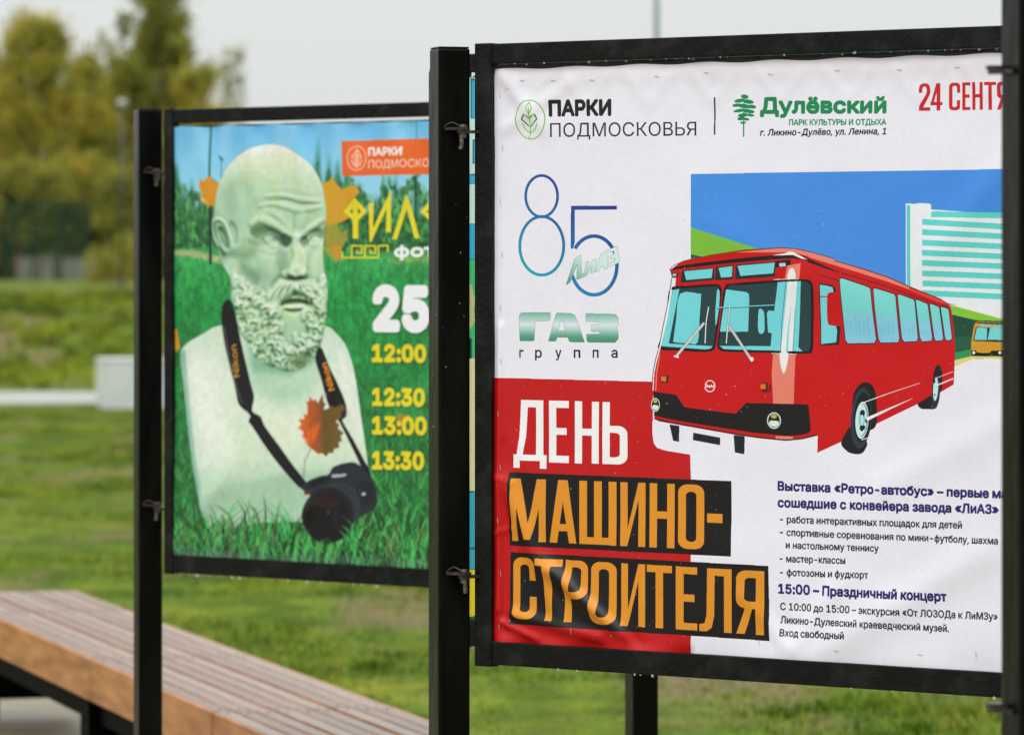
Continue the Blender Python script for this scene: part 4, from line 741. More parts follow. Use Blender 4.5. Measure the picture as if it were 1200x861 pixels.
        B().box(s.P(.004, -.016, s.zb + .004), s.u * (s.w - .008), s.n * .009, UP * (s.zt - s.zb - .001), .001).build('backing_board', M_BACK, s.root)
        st = B().tube([(0, 0, 0), (.010, 0, 0)], .0005, 5).mesh('staple')
        for (a, z, rot) in staples:
            ei = e[int((z - s.zb) / (s.zt - s.zb) * nz), int(a / s.w * nx)]
            o = link('staple', st, M_STAPLE, po, world=False); o.location = s.P(a, ei + .0012, z) - origin(po)
            o.rotation_euler = Matrix((s.u, s.n, UP)).transposed().to_euler() if False else (Matrix.Rotation(math.atan2(s.u.y, s.u.x), 3, 'Z') @ Matrix.Rotation(rot, 3, 'Y')).to_euler()
        return po
    def drops(s, po, n, seed, size=(.0006, .0013)):
        g = np.random.default_rng(seed); ico = bmesh.new(); bmesh.ops.create_icosphere(ico, subdivisions=1, radius=1); V0 = np.array([v.co[:] for v in ico.verts]); F0 = np.array([[v.index for v in f.verts] for f in ico.faces]); ico.free()
        a = g.random(n) * s.w * .97 + .01; z = s.zb + g.random(n) * (s.zt - s.zb) * .97 + .01; r = g.uniform(*size, n) * (.6 + g.random(n) ** 4)
        ei = s.e[((z - s.zb) / (s.zt - s.zb) * s.nz).astype(int), (a / s.w * s.nx).astype(int)]
        V = []
        for k in range(n):
            v = V0 * r[k]; V.append(np.outer(v[:, 0], s.u) + np.outer(v[:, 1] * .55, s.n) + np.outer(v[:, 2] * g.uniform(1, 1.5), UP) + np.array(s.P(a[k], ei[k] + r[k] * .2, z[k])))
        V = np.concatenate(V); Fc = (F0[None] + (np.arange(n) * len(V0))[:, None, None]).reshape(-1, 3)
        o = link('raindrops', pyd('raindrops', V, Fc.tolist(), True), M_DROP, po); o['kind'] = 'stuff'
    def hanging(s, zs, seed, e=.006, n=60):
        g = random.Random(seed); b = B()
        for zz in zs:
            for k in range(n):
                a = g.uniform(-.02, s.w); r = g.choice((.0014, .0018, .0022, .003)); b.ball(s.P(a, e + g.uniform(-.006, .006), zz - r * .3), r, (1, 1, 1.25), 1)
        o = b.build('hanging_drops', M_DROP, s.root, True); o['kind'] = 'stuff'

def post_drops(st, K, n, seed):
    g = random.Random(seed); bb = B(); K = Vector((K[0], K[1], 0)); c, q = math.cos(PA), math.sin(PA); mc = Vector((c, q, 0)); nn = Vector((-q, c, 0))
    for k in range(n):
        r = g.choice((.0005, .0006, .0008, .0011)); z = g.uniform(.85, 1.97)
        p_ = K + (nn * g.uniform(.004, .054) if g.random() < .45 else mc * g.uniform(.004, .054)) + UP * z
        bb.ball(p_, r, (1, 1, 1.4), 1)
    o = bb.build('raindrops', M_DROP, st.root, True); o['kind'] = 'stuff'
def disp_front(s, z):
    zt, zb = 1.940, .9376; top = zt - z; bot = z - zb; n = lambda k, c: (noise2(s.shape[0], s.shape[1], c, k, 3) - .5)
    e = .004 + n(1, (60, 70)) * .005 + n(2, (22, 26)) * .0010
    per = (s % .132) / .132
    e += .0024 * np.exp(-(top / .032) ** 2) * np.sin(np.pi * per) ** 1.5 - .003 * np.exp(-(top / .014) ** 2)
    for k in range(9): a = .066 + k * .132; e += seg_ridge(s, z, (a - .05, zt - .012), (a - .01, zt - .06), .012, .0014) + seg_ridge(s, z, (a + .05, zt - .012), (a + .012, zt - .055), .012, .0012)
    e += seg_ridge(s, z, (.02, zt - .01), (.10, zt - .10), .016, .004) + seg_ridge(s, z, (.03, zt - .10), (.16, zt - .03), .014, .003)
    # loose vinyl low on the left
    e += seg_ridge(s, z, (.011, zb + .06), (.013, zb + .55), .007, .007) + seg_ridge(s, z, (.024, zb + .02), (.020, zb + .35), .005, -.003)
    e += seg_ridge(s, z, (.03, zb + .27), (.14, zb + .05), .018, .009) + seg_ridge(s, z, (.12, zb + .13), (.27, zb + .03), .016, .014, .5) + seg_ridge(s, z, (.06, zb + .34), (.10, zb + .22), .02, .002)
    e += seg_ridge(s, z, (.19, zb + .10), (.31, zb + .015), .010, -.005) + seg_ridge(s, z, (.05, zb + .05), (.22, zb + .02), .010, .008) + seg_ridge(s, z, (.02, zb + .035), (.09, zb + .012), .006, .007)
    e += seg_ridge(s, z, (.0, zb + .29), (.04, zb + .28), .005, .0025) + seg_ridge(s, z, (.0, zb + .19), (.035, zb + .20), .005, .0025)
    # soft folds low on the right and across the text
    e += seg_ridge(s, z, (.62, zb + .02), (.70, zb + .12), .02, .004) + seg_ridge(s, z, (.66, zb + .01), (.98, zb + .19), .03, .005) + seg_ridge(s, z, (.80, zb + .30), (1.05, zb + .42), .03, .003) + seg_ridge(s, z, (.60, zb + .03), (.52, zb + .10), .015, .003)
    e += seg_ridge(s, z, (.9, zt - .32), (1.1, zt - .10), .03, .0035) + seg_ridge(s, z, (.5, zt - .30), (.78, zt - .42), .04, .003)
    e += .004 * np.exp(-(bot / .012) ** 2) * np.sin(s * 47 + 2 * np.sin(s * 11)) * (s < .42) + .0015 * np.exp(-(bot / .03) ** 2) * np.sin(s * 24)
    return np.clip(e, -.004, .03)
def disp_rear(s, z):
    n = lambda k, c: (noise2(s.shape[0], s.shape[1], c, k, 3) - .5); top = 1.92 - z
    e = .004 + n(41, (60, 80)) * .011 + .0045 * np.exp(-(top / .05) ** 2) * np.sin(s * 2 * np.pi / .15) + .002 * np.exp(-(((z - .916)) / .03) ** 2) * np.sin(s * 55)
    for k in range(5): e += seg_ridge(s, z, (.08 + .15 * k, 1.91), (.11 + .15 * k, 1.76), .02, .0055)
    e += seg_ridge(s, z, (.02, .95), (.16, 1.10), .025, .006) + seg_ridge(s, z, (.30, .93), (.42, 1.04), .02, .005) + seg_ridge(s, z, (.03, 1.5), (.08, 1.2), .02, .004)
    return e

# --- the front stand with the bus poster
sA = Stand('notice_stand', 'nearest whole notice stand, its white and red poster showing a red bus', A_X0, A_Y0, A_TH, 1.940, .9376)
KA = sA.post((-.1288, 7.86)); sA.post((1.045, 6.98))
sA.frame()
stp = [(.012 + (k % 2) * .004, .97 + k * .093, 1.45) for k in range(11)] + [(x, 1.940 - .016 - d, .1) for x, d in ((.028, .018), (.056, .004), (.122, .006), (.205, .007), (.34, .004), (.44, .0), (.57, .006), (.70, .003), (.82, .005), (.93, .004), (1.0, .01))] + [(x, .9376 + .012 + d, r) for x, d, r in ((.035, .03, 1.4), (.17, .022, 1.5), (.25, .012, .1), (.55, .02, 1.4), (.70, .01, .1), (.86, .012, .1), (.97, .022, 1.5), (1.1, .01, .1))]
poA = sA.poster(None, disp_front, print_material('printed_vinyl_bus', art_front().image('bus_print')), staples=stp)
B().box(sA.P(-.0035, -.002, .944), sA.u * .003, sA.n * .003, UP * .032).build('paper_edge', mat('white_vinyl_edge', (.75, .75, .76, 1), (.8, .8, .8, 1), rough=.5), sA.root)
sA.drops(poA, 1500, 3, (.0003, .0008)); sA.hanging((1.949, .899), 5, n=36)
for z in (1.834, 1.055): sA.clamp(KA, z)
post_drops(sA, KA, 16, 1)
# --- the rear stand with the marble bust poster
sB = Stand('notice_stand', 'farther notice stand, its green poster showing a bearded marble bust wearing a camera', B_X0, B_Y0, B_TH, 1.920, .916)
KB = sB.post(((162.5 - CX) / F * 10.6, 10.6), 1.964); sB.post(((742 - CX) / F * 9.66, 9.66), 1.96)
sB.frame(stile=.028, ztop=1.963, zbot=.872)
poB = sB.poster(None, disp_rear, print_material('printed_vinyl_bust', art_rear().image('bust_print')), 160, 140, staples=[(.03 + .11 * k, 1.91, .1) for k in range(10)] + [(.03 + .13 * k, .924, .1) for k in range(9)])
sB.drops(poB, 700, 9, (.0004, .001)); sB.hanging((.874,), 8, n=46); 
b_ = B()
for a in (.075, .21, .42, .63): b_.ball(sB.P(a, .008, .8725), .0042, (1, 1, 1.2), 2)
o_ = b_.build('hanging_drops', M_DROP, sB.root, True); o_['kind'] = 'stuff'
for z in (1.814, 1.027): sB.clamp(KB, z)
# --- the stand hidden behind the front one
sC = Stand('notice_stand', 'notice stand squeezed behind the red bus poster, a strip of pale blue print showing', C_X0, C_Y0, C_TH, 1.942, .946)
sC.post(((512 - CX) / F * 8.33 , 8.33), 1.96); sC.post((.93, 7.60), 1.9)
sC.frame(); sC.poster(None, lambda s, z: .003 + 0 * s, print_material('printed_vinyl_cartoon', art_back().image('cartoon_print')), 20, 20)
# --- the near stand whose left post cuts the picture on the right
dX = (1195 - CX) / F * 5.46
sD = Stand('notice_stand', 'closest notice stand, only its left black post in view at the right edge', dX + .105, 5.44, A_TH, 1.940, .9376)
KD = sD.post((dX, 5.46)); sD.post((dX + 1.19, 4.53)); sD.frame()
B().box(sD.P(.004, -.014, .9416), sD.u * 1.192, sD.n * .009, UP * 1.0, .001).build('backing_board', M_BACK, sD.root)
for z in (1.838, 1.056): sD.clamp(KD, z); sD.clamp(KD, z + .0, side=0, tgt=Vector((dX - .0, 5.475, 0)))

# ================================================================== ground
def gz(X, Y):
    X, Y = np.asarray(X, float), np.asarray(Y, float)
    t = np.clip((Y - 59) / 19, 0, 1); base = .93 * t * t * (3 - 2 * t)
    return base + np.where(Y > 56, 1, 0) * np.clip((Y - 56) / 6, 0, 1) * (.07 * np.sin(X * .9 + Y * .3) + .05 * np.sin(X * 2.3 - Y * .7 + 1)) * np.exp(-((Y - 70) / 16) ** 2) + .012 * np.sin(X * 1.7 + 1) * np.sin(Y * 1.1) * (Y > 17) * (Y < 49)
ys = np.concatenate([np.arange(-20, 14, 2.), np.arange(14, 56, .5), np.arange(56, 90, .4), np.arange(90, 200, 6), np.geomspace(200, 6000, 20)])
xs = np.concatenate([-np.geomspace(4000, 20, 16), np.arange(-18, 18.1, .5), np.geomspace(20, 4000, 16)])
XX, YY = np.meshgrid(xs, ys); ZZ = gz(XX, YY); nxx = len(xs)
idx = (np.arange(len(ys) - 1)[:, None] * nxx + np.arange(nxx - 1)[None]).ravel()
M_GRASS = bpy.data.materials.new('park_lawn'); M_GRASS.use_nodes = True
t = M_GRASS.node_tree; n = t.nodes.new; l = t.links.new; p = t.nodes['Principled BSDF']; p.inputs['Roughness'].default_value = .85; p.inputs['Specular IOR Level'].default_value = .03
co = n('ShaderNodeTexCoord')
def tn(scale, stretch=(1, 1, 1), det=5):
    mp = n('ShaderNodeMapping'); mp.inputs['Scale'].default_value = stretch; l(co.outputs['Object'], mp.inputs[0]); q = n('ShaderNodeTexNoise'); q.inputs['Scale'].default_value = scale; q.inputs['Detail'].default_value = det; l(mp.outputs[0], q.inputs['Vector']); return q
def rp(src, stops):
    r = n('ShaderNodeValToRGB'); e = r.color_ramp.elements
    while len(e) < len(stops): e.new(.5)
    for k, (a, c) in enumerate(stops): e[k].position = a; e[k].color = c if len(c) == 4 else (*c, 1)
    l(src, r.inputs[0]); return r
n1 = tn(.9, (1, .45, 1)); g1 = rp(n1.outputs[0], [(.3, (.058, .105, .010)), (.5, (.088, .138, .014)), (.68, (.13, .16, .02))])
n2 = tn(3.2, (1, .6, 1), 8); g2 = rp(n2.outputs[0], [(.34, (.55, .6, .55)), (.5, (1, 1, 1)), (.66, (1.45, 1.3, 1.2))])
mu = n('ShaderNodeMix'); mu.data_type = 'RGBA'; mu.blend_type = 'MULTIPLY'; mu.inputs[0].default_value = 1; l(g1.outputs[0], mu.inputs[6]); l(g2.outputs[0], mu.inputs[7])
n3 = tn(1.1, (1, .30, 1), 6); soil = rp(n3.outputs[0], [(.5, (0, 0, 0)), (.64, (.9, .9, .9))]); n4 = tn(25); sc = rp(n4.outputs[0], [(.3, (.12, .09, .04)), (.7, (.22, .17, .10))])
mx2 = n('ShaderNodeMix'); mx2.data_type = 'RGBA'; l(soil.outputs[0], mx2.inputs[0]); l(mu.outputs[2], mx2.inputs[6]); l(sc.outputs[0], mx2.inputs[7]); l(mx2.outputs[2], p.inputs['Base Color'])
bu = n('ShaderNodeBump'); bu.inputs['Distance'].default_value = .03; l(n2.outputs[0], bu.inputs['Height']); l(bu.outputs[0], p.inputs['Normal'])
gr = link('ground', pyd('ground', np.stack([XX, YY, ZZ], -1).reshape(-1, 3), np.stack([idx, idx + 1, idx + nxx + 1, idx + nxx], 1).tolist(), True), M_GRASS); tag(gr, 'damp park lawn with bare patches rising to a low bank', kind='structure')
# pavement under the stands and the bench, and the far path
M_PAVE = mat('wet_beige_paving', (.12, .092, .052, 1), (.23, .185, .112, 1), scale=3.5, rough=.5, bump=.2, bscale=40, stretch=(1, 2.5, 1), rvar=.15)
nb = Vector((.958, .284, 0)); db = Vector((.284, -.958, 0))
q0 = [nb * 3.35 + db * -17.2, nb * 3.35 + db * 9, nb * -45 + db * 9, nb * -45 + db * -17.2]
pv = B().prism([v + Vector((0, 0, .012)) for v in q0], Vector((0, 0, -.008))).build('pavement', M_PAVE); tag(pv, 'damp beige paving under the stands and bench', kind='structure')
kb = B()
for (a, b2) in ((q0[0], q0[1]),):
    kerb = empty('kerb', a); tag(kerb, 'concrete edging between paving and lawn', kind='structure'); M_KERB = mat('concrete_edging', (.3, .29, .27, 1), (.42, .41, .39, 1), scale=12, rough=.7, bump=.3)
    km = B().abox(0, .06, 0, .99, .001, .05, .006).mesh('kerb_stone'); ang = math.atan2(-(b2 - a).x, (b2 - a).y)
    for k in range(26): o = link('kerb_stone', km, M_KERB, kerb, False); o.location = (b2 - a).normalized() * k; o.rotation_euler.z = ang
M_PATH = mat('pale_path', (.27, .265, .245, 1), (.34, .335, .31, 1), scale=.8, rough=.6, bump=.2, bscale=20)
pa = B().abox(-60, 60, 51.0, 55.8, -.02, .014).build('path', M_PATH); tag(pa, 'pale straight path crossing the lawn', kind='structure')
# grass, uncountable
def tufts(n_, y0, y1, h0, h1, wd, seed, name, xk=.125, clump_n=0):
    g = np.random.default_rng(seed); Y = y0 + (y1 - y0) * g.random(n_) ** .9; X = (g.random(n_) * 2 - 1) * (Y * xk + .8)
    if clump_n:
        i = g.integers(0, clump_n, n_); r = g.uniform(.03, .16, clump_n)[i]; X, Y = X[i] + g.normal(0, 1, n_) * r, Y[i] + g.normal(0, 1, n_) * r * 1.2
    keep = (X * .958 + Y * .284 > 3.42) & ~((Y > 50.4) & (Y < 56.4)) & ~((X > -4.5) & (X < -2) & (Y > 48.6) & (Y < 50.6)); X, Y = X[keep], Y[keep]; m = len(X)
    Z = gz(X, Y) - .004; clump = .35 + .95 * np.clip(np.sin(X * 1.3 + np.sin(Y * .9) * 2) * np.sin(Y * .7 + X * .4) + .4, 0, 1); V = []; 
    for k in range(3):
        az = g.random(m) * 2 * np.pi; h = g.uniform(h0, h1, m) * clump; ln_ = g.uniform(.2, .9, m) * h; w = wd * g.uniform(.7, 1.3, m); c, s_ = np.cos(az), np.sin(az); ox, oy = g.normal(0, wd * 2.2, m), g.normal(0, wd * 2.2, m)
        V.append(np.stack([np.stack([X + ox - w * s_, Y + oy + w * c, Z], 1), np.stack([X + ox + w * s_, Y + oy - w * c, Z], 1), np.stack([X + ox + ln_ * c, Y + oy + ln_ * s_, Z + h], 1)], 1))
    V = np.concatenate(V).reshape(-1, 3); nf = len(V) // 3
    me = bpy.data.meshes.new(name); me.vertices.add(len(V)); me.vertices.foreach_set('co', V.ravel()); me.loops.add(len(V)); me.loops.foreach_set('vertex_index', np.arange(len(V))); me.polygons.add(nf); me.polygons.foreach_set('loop_start', np.arange(nf) * 3); me.update()
    return me
M_BLADE = mat('grass_blades', (.055, .11, .010, 1), (.25, .26, .035, 1), scale=2.2, rough=.8, ramp=(.36, .64), stretch=(1, .5, 1), detail=8, spec=.04)
go = link('lawn_grass', tufts(90000, 12.5, 49.5, .018, .05, .0035, 5, 'lawn_grass'), M_BLADE); tag(go, 'short uneven green grass on the lawn', 'grass', kind='stuff')
go = link('tussock_grass', tufts(36000, 14, 49.5, .02, .06, .0055, 15, 'tussock_grass', clump_n=800), mat('tussock_blades', (.065, .14, .010, 1), (.25, .31, .04, 1), scale=1.1, rough=.8, ramp=(.38, .62), spec=.04)); tag(go, 'taller bright clumps of grass and weeds in the lawn', 'grass', kind='stuff')
go = link('bank_grass', tufts(45000, 56.3, 90, .06, .22, .014, 6, 'bank_grass', .16, 2600), mat('bank_grass_blades', (.07, .10, .014, 1), (.27, .32, .03, 1), scale=.4, rough=.8, ramp=(.35, .65), spec=.04)); tag(go, 'long rough grass covering the low bank', 'grass', kind='stuff')

# ================================================================== bench
M_LEG = mat('black_bench_steel', (.0015, .0015, .0015, 1), (.003, .003, .003, 1), rough=.6, spec=.03)
M_TOP = mat('weathered_wet_slat', (.17, .125, .10, 1), (.30, .255, .235, 1), scale=5, rough=.28, bump=.3, bscale=30, stretch=(9, .8, 9), ramp=(.3, .62), rvar=.1)
M_FASC = mat('varnished_pine', (.30, .10, .024, 1), (.58, .25, .075, 1), scale=4, rough=.4, bump=.15, stretch=(7, 1, 7), ramp=(.3, .7))
bench = empty('bench', (nb * 2.547 + db * -15.63)); bo = bench.location.copy(); tag(bench, 'long low bench of wet greyish slats with orange varnished side boards', 'bench'); bench.rotation_euler.z = math.atan2(-db.x, db.y)   # local +y runs along the bench towards the viewer
sx = 1 if (Matrix.Rotation(bench.rotation_euler.z, 3, 'Z') @ Vector((1, 0, 0))).dot(nb) > 0 else -1
LEN, WID = 5.55, .464
def bpart(name, x0, x1, y0, y1, z0, z1, m, bev=.003):
    return link(name, B().abox(min(sx * x0, sx * x1), max(sx * x0, sx * x1), y0, y1, z0, z1, bev).mesh(name), m, bench, False)
cuts = [0, .92, 2.73, 4.35, LEN]
sl = {}
MT = [mat('weathered_wet_slat', c1, c2, scale=5, rough=.3, bump=.3, bscale=30, stretch=(9, .8, 9), ramp=(.3, .62), rvar=.1, spec=.35) for c1, c2 in (((.13, .07, .045, 1), (.26, .185, .15, 1)), ((.17, .11, .08, 1), (.30, .23, .195, 1)), ((.11, .06, .04, 1), (.21, .145, .11, 1)))]
for (c0, c1) in zip(cuts, cuts[1:]):
    for k in range(9):
        L_ = round(c1 - c0 - .006, 3)
        ms = (k * 7 + int(c0 * 3)) % 3; key = (L_, ms)
        if key not in sl: sl[key] = B().abox(-.0214, .0214, 0, L_, -.028, 0, .004).mesh('slat')
        o = link('slat', sl[key], MT[ms] if not sl[key].materials else None, bench, False); o.location = (sx * (.0216 + k * .0526), c0 + .003, .45 - .0012 * (k % 3) + .0008 * math.sin(k * 5 + c0))
    bpart('side_board', -.009, -.0008, c0 + .007, c1 - .007, .325, .4475, M_FASC, .002); bpart('side_board', WID + .0008, WID + .009, c0 + .007, c1 - .007, .325, .4475, M_FASC, .002); bpart('inner_rail', .002, .03, c0 + .02, c1 - .02, .335, .4195, M_LEG); bpart('inner_rail', WID - .03, WID - .002, c0 + .02, c1 - .02, .335, .4195, M_LEG)
for y in (-.028, LEN): bpart('end_board', .0, WID, y, y + .028, .325, .4205, M_FASC)
bpart('beam', .05, .12, .2, LEN - .05, .24, .41, M_LEG); bpart('beam', WID - .12, WID - .05, .2, LEN - .05, .24, .41, M_LEG)
bpart('leg', .02, WID - .02, .06, .16, .085, .36, M_LEG); bpart('foot', .03, .08, .08, .14, .012, .085, M_LEG); bpart('foot', .13, .18, .08, .14, .012, .085, M_LEG)
for y in (2.43, 5.2): bpart('leg', .02, WID - .02, y, y + .13, .012, .37, M_LEG)

for me_ in sl.values():
    me_.materials.append(M_FASC)
    for pl in me_.polygons:
        if abs(pl.normal.x) > .6: pl.material_index = 1
scr = B().tube([(0, 0, -.004), (0, 0, .0012)], .0055, 8).mesh('screw'); ktop = [o for o in bench.children if o.name.startswith('slat')]
for o in ktop:
    Lx = max(v.co.y for v in o.data.vertices)
    for yv in (.05, Lx - .05): q = link('screw', scr, M_ZINC if not scr.materials else None, o, False); q.location = (0, yv, 0)
# ================================================================== far things
M_CONC = mat('pale_concrete', (.50, .53, .53, 1), (.64, .66, .66, 1), scale=2.2, rough=.6, bump=.1)
bl = empty('concrete_block', (-4.50, 49.2, 0)); tag(bl, 'pale square concrete block standing at the edge of the path', 'block'); bl.rotation_euler.z = .18
link('block_body', B().abox(0, 1.5, 0, .8, .0, .52, .012).mesh('block_body'), M_CONC, bl, False); link('block_top', B().abox(-.01, 1.51, -.01, .81, .522, .555, .008).mesh('block_top'), M_CONC, bl, False)
def lamp(X, Y, H, r, label, col, ball):
    t_ = empty('lamp_post', (X, Y, float(gz(X, Y)))); tag(t_, label, 'lamp post', 'lamp posts in the park'); mm_ = mat('lamp_paint', col, rough=.4)
    link('pole', B().tube([(0, 0, 0), (0, 0, H * .5), (0, 0, H)], [r * 1.1, r, r * .8], 12).mesh('pole', True), mm_, t_, False); link('pole_base', B().tube([(0, 0, 0), (0, 0, .25), (0, 0, .3)], [r * 1.9, r * 1.9, r], 12).mesh('pole_base'), mm_, t_, False)
    if ball:
        link('lantern', B().ball((0, 0, H + .1), .13, (1, 1, .9), 3).mesh('lantern', True), mat('opal_lantern', (.36, .36, .33, 1), (.42, .42, .4, 1), rough=.3), t_, False)
        link('lantern_cap', B().tube([(0, 0, H + .2), (0, 0, H + .25)], [.08, .02], 12).mesh('lantern_cap'), mm_, t_, False)
    else:
        link('arm', B().tube([(0, 0, H), (.5, 0, H + .25), (1.1, 0, H + .3)], .04, 8).mesh('arm', True), mm_, t_, False)
        link('lamp_head', B().abox(1.0, 1.7, -.13, .13, H + .25, H + .36, .03).mesh('lamp_head'), mm_, t_, False)
lamp((143 - CX) / F * 110, 110, 4.5, .035, 'slim lamp post with a small round pale lantern in front of the birches', (.05, .05, .03, 1), 1)
lamp((769.5 - CX) / F * 48, 48, 6.2, .032, 'thin grey green pole rising behind the red bus poster', (.13, .20, .18, 1), 0)
# sports court fence, low wall
Yf = 175; fz = float(gz(0, Yf)); fx = lambda px: (px - CX) / F * Yf
ft = empty('court_fence', (fx(5), Yf, fz)); tag(ft, 'dark teal mesh fence of a sports court in front of the birches', 'fence'); M_TEAL = mat('teal_fence_paint', (.010, .035, .026, 1), (.016, .05, .036, 1), rough=.8, spec=.1)
Lf = fx(104) - fx(5); Hf = 3.15
pm = B().abox(-.05, .05, -.05, .05, 0, Hf, .01).mesh('fence_post')
for k in range(4): o = link('fence_post', pm, M_TEAL, ft, False); o.location = (k * Lf / 3, 0, 0)
wm = B().tube([(0, -.03, .9), (0, -.03, Hf - .02)], .016, 4).mesh('upright_wire'); 
for k in range(34): o = link('upright_wire', wm, M_TEAL, ft, False); o.location = (.05 + k * (Lf - .1) / 33, 0, 0)
hm = B().abox(0, Lf, -.045, -.025, -.02, .02).mesh('cross_wire')
for k in range(12): o = link('cross_wire', hm, M_TEAL, ft, False); o.location = (0, 0, .95 + k * .19)
lm = B().abox(0, .06, -.06, -.04, .05, .95).mesh('lower_slat')
for k in range(24): o = link('lower_slat', lm, M_TEAL, ft, False); o.location = (.1 + k * (Lf - .2) / 23, 0, 0)
Yw = 182; wx = lambda px: (px - CX) / F * Yw; wl = empty('low_wall', (wx(20), Yw, float(gz(0, Yw)))); tag(wl, 'low pale wall with brick brown piers behind the court fence', 'wall')
M_WALL = mat('pale_render', (.2, .19, .16, 1), (.32, .30, .26, 1), scale=1.2, rough=.7); M_PIER = mat('brown_pier', (.16, .09, .06, 1), (.24, .14, .09, 1), scale=6, rough=.8)
for k, (a, b2) in enumerate(((20, 44), (47, 62), (66, 100), (104, 122), (125, 140))): link('wall_panel', B().abox(wx(a) - wx(20), wx(b2) - wx(20), 0, .2, 0, .95, .01).mesh('wall_panel'), M_WALL, wl, False)
for a in (18, 45, 64, 102, 123): link('wall_pier', B().abox(wx(a) - wx(20), wx(a + 3) - wx(20), -.05, .25, 0, 1.1, .01).mesh('wall_pier'), M_PIER, wl, False)

# ================================================================== trees
def leafmat(name, c1, c2, c3):
    m = bpy.data.materials.new(name); m.use_nodes = True; t = m.node_tree; n = t.nodes.new; l = t.links.new; p = t.nodes['Principled BSDF']; p.inputs['Roughness'].default_value = .6; p.inputs['Specular IOR Level'].default_value = .2
    co = n('ShaderNodeTexCoord'); ns = n('ShaderNodeTexNoise'); ns.inputs['Scale'].default_value = .75; ns.inputs['Detail'].default_value = 5; l(co.outputs['Object'], ns.inputs['Vector'])
    r = n('ShaderNodeValToRGB'); e = r.color_ramp.elements; e.new(.5)
    for k, (a, c) in enumerate(((.34, c1), (.5, c2), (.66, c3))): e[k].position = a; e[k].color = (*c, 1)
    l(ns.outputs[0], r.inputs[0]); l(r.outputs[0], p.inputs['Base Color'])
    tr = n('ShaderNodeBsdfTranslucent'); l(r.outputs[0], tr.inputs[0]); mxs = n('ShaderNodeMixShader'); mxs.inputs[0].default_value = .45; l(p.outputs[0], mxs.inputs[1]); l(tr.outputs[0], mxs.inputs[2]); l(mxs.outputs[0], t.nodes['Material Output'].inputs[0])
    return m
ML = [leafmat('yellowing_birch_leaves', (.25, .26, .05), (.41, .38, .06), (.62, .48, .07)), leafmat('olive_leaves', (.19, .22, .045), (.30, .30, .055), (.42, .37, .06)), leafmat('rusty_leaves', (.30, .24, .05), (.48, .31, .08), (.60, .38, .10))]
M_BARK = mat('birch_bark', (.10, .09, .08, 1), (.45, .43, .40, 1), scale=3, rough=.8, stretch=(1, 1, 3), ramp=(.35, .55))
def crown(H, Wd, z0, nl, clumps, seed, leaf=.22, taper=.75):
    g = np.random.default_rng(seed); C = []
    for k in range(clumps):
        f = g.random() ** .85; rr = Wd / 2 * (math.sin(math.pi * min(.12 + f * taper, 1)) ** .8) * (.35 + .75 * g.random()); a = g.random() * 2 * np.pi
        C.append((rr * math.cos(a), rr * math.sin(a), z0 + f * (H - z0), g.uniform(.28, .66) * (Wd / 5) ** .6, g.uniform(.3, .8) * (Wd / 5) ** .6))
    C = np.array(C); C[:, 3:] *= .75 if nl == 5200 and leaf < .2 else 1; w = C[:, 3] * C[:, 4]; pick = g.choice(len(C), nl, p=w / w.sum()); c = C[pick]; z0_ = z0
    P = c[:, :3] + g.normal(0, 1, (nl, 3)) * np.stack([c[:, 3], c[:, 3], c[:, 4]], 1) * (.55 + .5 * g.random(nl)[:, None] ** 3)
    d1 = g.normal(0, 1, (nl, 3)); d1 /= np.linalg.norm(d1, axis=1)[:, None]; d2 = np.cross(d1, g.normal(0, 1, (nl, 3))); d2 /= np.linalg.norm(d2, axis=1)[:, None]; sz = leaf * g.uniform(.5, 1.2, nl)[:, None]
    V = np.stack([P - d1 * sz * .5, P + d2 * sz * .32, P + d1 * sz * .5, P - d2 * sz * .32], 1).reshape(-1, 3)
    me = bpy.data.meshes.new('crown'); me.vertices.add(len(V)); me.vertices.foreach_set('co', V.ravel()); me.loops.add(len(V)); me.loops.foreach_set('vertex_index', np.arange(len(V))); me.polygons.add(nl); me.polygons.foreach_set('loop_start', np.arange(nl) * 4); me.update()
    return me, C
def tree(px0, px1, ytop, Y, m, dens, label, cat, seed, name, z0f=.18, clumps=46):
    X = ((px0 + px1) / 2 - CX) / F * Y; Wd = (px1 - px0) / F * Y; gzz = float(gz(X, Y)); H = EYE + (HY - ytop) * Y / F - gzz
    r = empty(name, (X, Y, gzz)); tag(r, label, cat, 'trees along the far edge of the park')
    me, C = crown(H, Wd, H * z0f, int(dens) if dens > 4000 else 5200, clumps if dens > 4000 else 110, seed, .22 if dens > 4000 else .13); link('crown', me, m, r, False)
    g = random.Random(seed); b = B(); pts = [(g.uniform(-.1, .1) * k, g.uniform(-.1, .1) * k, H * .93 * k / 6) for k in range(7)]
    b.tube(pts, [.17 * H / 12 * (1 - k / 7.2) + .015 for k in range(7)], 8); link('trunk', b.mesh('trunk', True), M_BARK, r, False)
    b = B()
    for c in sorted(C.tolist(), key=lambda c: c[2])[::2]:
        z = max(c[2] - Vector((c[0], c[1], 0)).length * .9, H * .12); k = min(z / (H * .93) * 6, 5.9); i = int(k); s = Vector(pts[i]).lerp(Vector(pts[i + 1]), k - i); e = Vector(c[:3]); b.tube([Vector(pts[i]) if i else Vector((0, 0, .4)), s, s.lerp(e, .5) + Vector((0, 0, .2)), e], [.03, .045 * H / 12, .03 * H / 12, .012], 5)
    link('limbs', b.mesh('limbs', True), M_BARK, r, False)
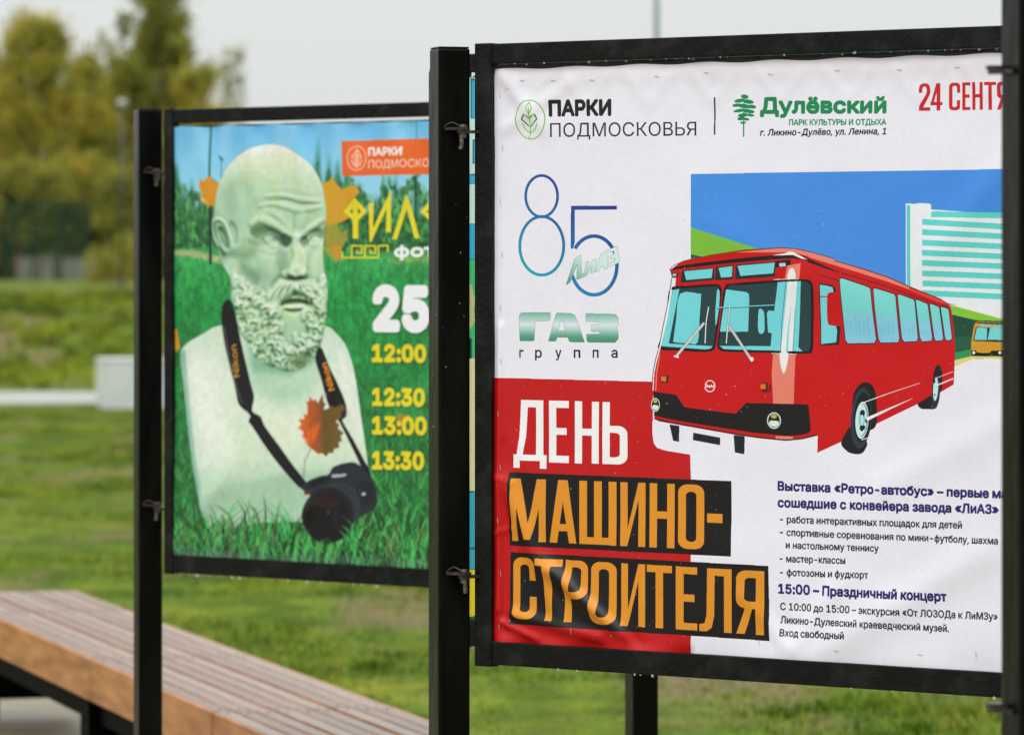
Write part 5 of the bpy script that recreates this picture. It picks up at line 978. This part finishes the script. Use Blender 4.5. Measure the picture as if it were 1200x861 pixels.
T = [(-60, 22, 60, 196, 2, 6000, 'orange tinged birch cut by the left edge of the picture', 'birch_tree'), (-8, 92, 30, 190, 0, 11500, 'broad yellowing birch behind the teal fence', 'birch_tree'), (62, 132, 74, 194, 0, 6500, 'lower golden birch right of the broad yellowing one', 'birch_tree'),
     (100, 150, 32, 205, 1, 900, 'thin sparse birch with a nearly bare top', 'birch_tree'), (134, 232, -14, 200, 1, 15000, 'tallest tree, dense and olive green, its top cut by the picture edge', 'olive_tree_crown'), (120, 178, 70, 198, 1, 5500, 'olive tree in the gap left of the tallest one', 'broadleaf_tree'), (196, 262, 86, 196, 0, 7500, 'yellow green tree rising above the green poster', 'broadleaf_tree'), (14, 88, 92, 208, 1, 7000, 'olive tree filling in behind the broad yellowing birch', 'broadleaf_tree'), (84, 158, 96, 209, 1, 7000, 'olive tree filling in behind the lower golden birch', 'broadleaf_tree'), (-40, 30, 100, 209, 0, 7000, 'yellow green tree behind the orange tinged birch', 'broadleaf_tree'), (150, 214, 60, 207, 1, 7000, 'olive tree close behind the tallest one on its left', 'broadleaf_tree'), (242, 296, 58, 212, 1, 900, 'small wispy nearly bare tree above the green poster', 'broadleaf_tree')]
for k, (a, b2, yt, Y, mi, dn, lb, nm) in enumerate(T): tree(a, b2, yt, Y, ML[mi], dn * 2.3, lb, 'tree', 50 + k, 'birch_tree' if 'birch' in nm else 'broadleaf_tree', .10, 30 if dn < 3000 else 130)
Yg = [(-70, -4, 210, 186, 0, 'young yellow tree half cut by the left picture edge behind the mesh fence'), (-20, 40, 196, 187, 1, 'young olive tree above the left end of the mesh fence'), (28, 88, 205, 186, 1, 'young olive tree behind the middle of the mesh fence'), (70, 128, 190, 188, 0, 'young golden tree at the right end of the mesh fence'), (108, 170, 205, 186, 1, 'young olive tree beside the left black post of the bust poster'), (150, 226, 170, 187, 1, 'young olive tree behind the top left corner of the bust poster'), (205, 285, 190, 187, 0, 'young yellow tree hidden low behind the bust poster')]
for k, (a, b2, yt, Y, mi, lb) in enumerate(Yg): tree(a, b2, yt, Y, ML[mi], 17000, lb, 'tree', 90 + k, 'young_tree', .02, 90)
for k, (px, lb) in enumerate(((112, 'low yellowish bush beside the right end of the mesh fence'), (131, 'low olive bush between the fence and the black post'), (150, 'low yellow bush just left of the black post at the bank'))):
    Y = 150; X = (px - CX) / F * Y; r = empty('bush', (X, Y, float(gz(X, Y)))); tag(r, lb, 'bush', 'bushes at the foot of the birches'); me, C = crown(1.0 + .5 * (k % 3) / 2, 1.1, .05, 1500, 16, 300 + k, .1); link('foliage', me, ML[0 if k != 1 else 1], r, False)
# unseen trees, added so that the glossy posts mirror something dark
def added_tree(k, az, dist, H, Wd, lb):
    X, Y = math.sin(math.radians(az)) * dist, -math.cos(math.radians(az)) * dist; r = empty('broadleaf_tree', (X, Y, 0)); tag(r, lb, 'tree', 'unseen trees added behind the viewpoint'); me, C = crown(H, Wd, .3, 5200, 60, 400 + k, .55); link('crown', me, ML[1], r, False)
    link('trunk', B().tube([(0, 0, 0), (.1, 0, H * .5), (0, .1, H * .9)], [.22, .15, .03], 8).mesh('trunk', True), M_BARK, r, False)
for k, az in enumerate(range(8, 79, 9)): added_tree(k, az, 27 + 3 * (k % 2), 9 + (k * 3) % 4, 6.5, 'dense unseen tree added behind the viewpoint to darken reflections')
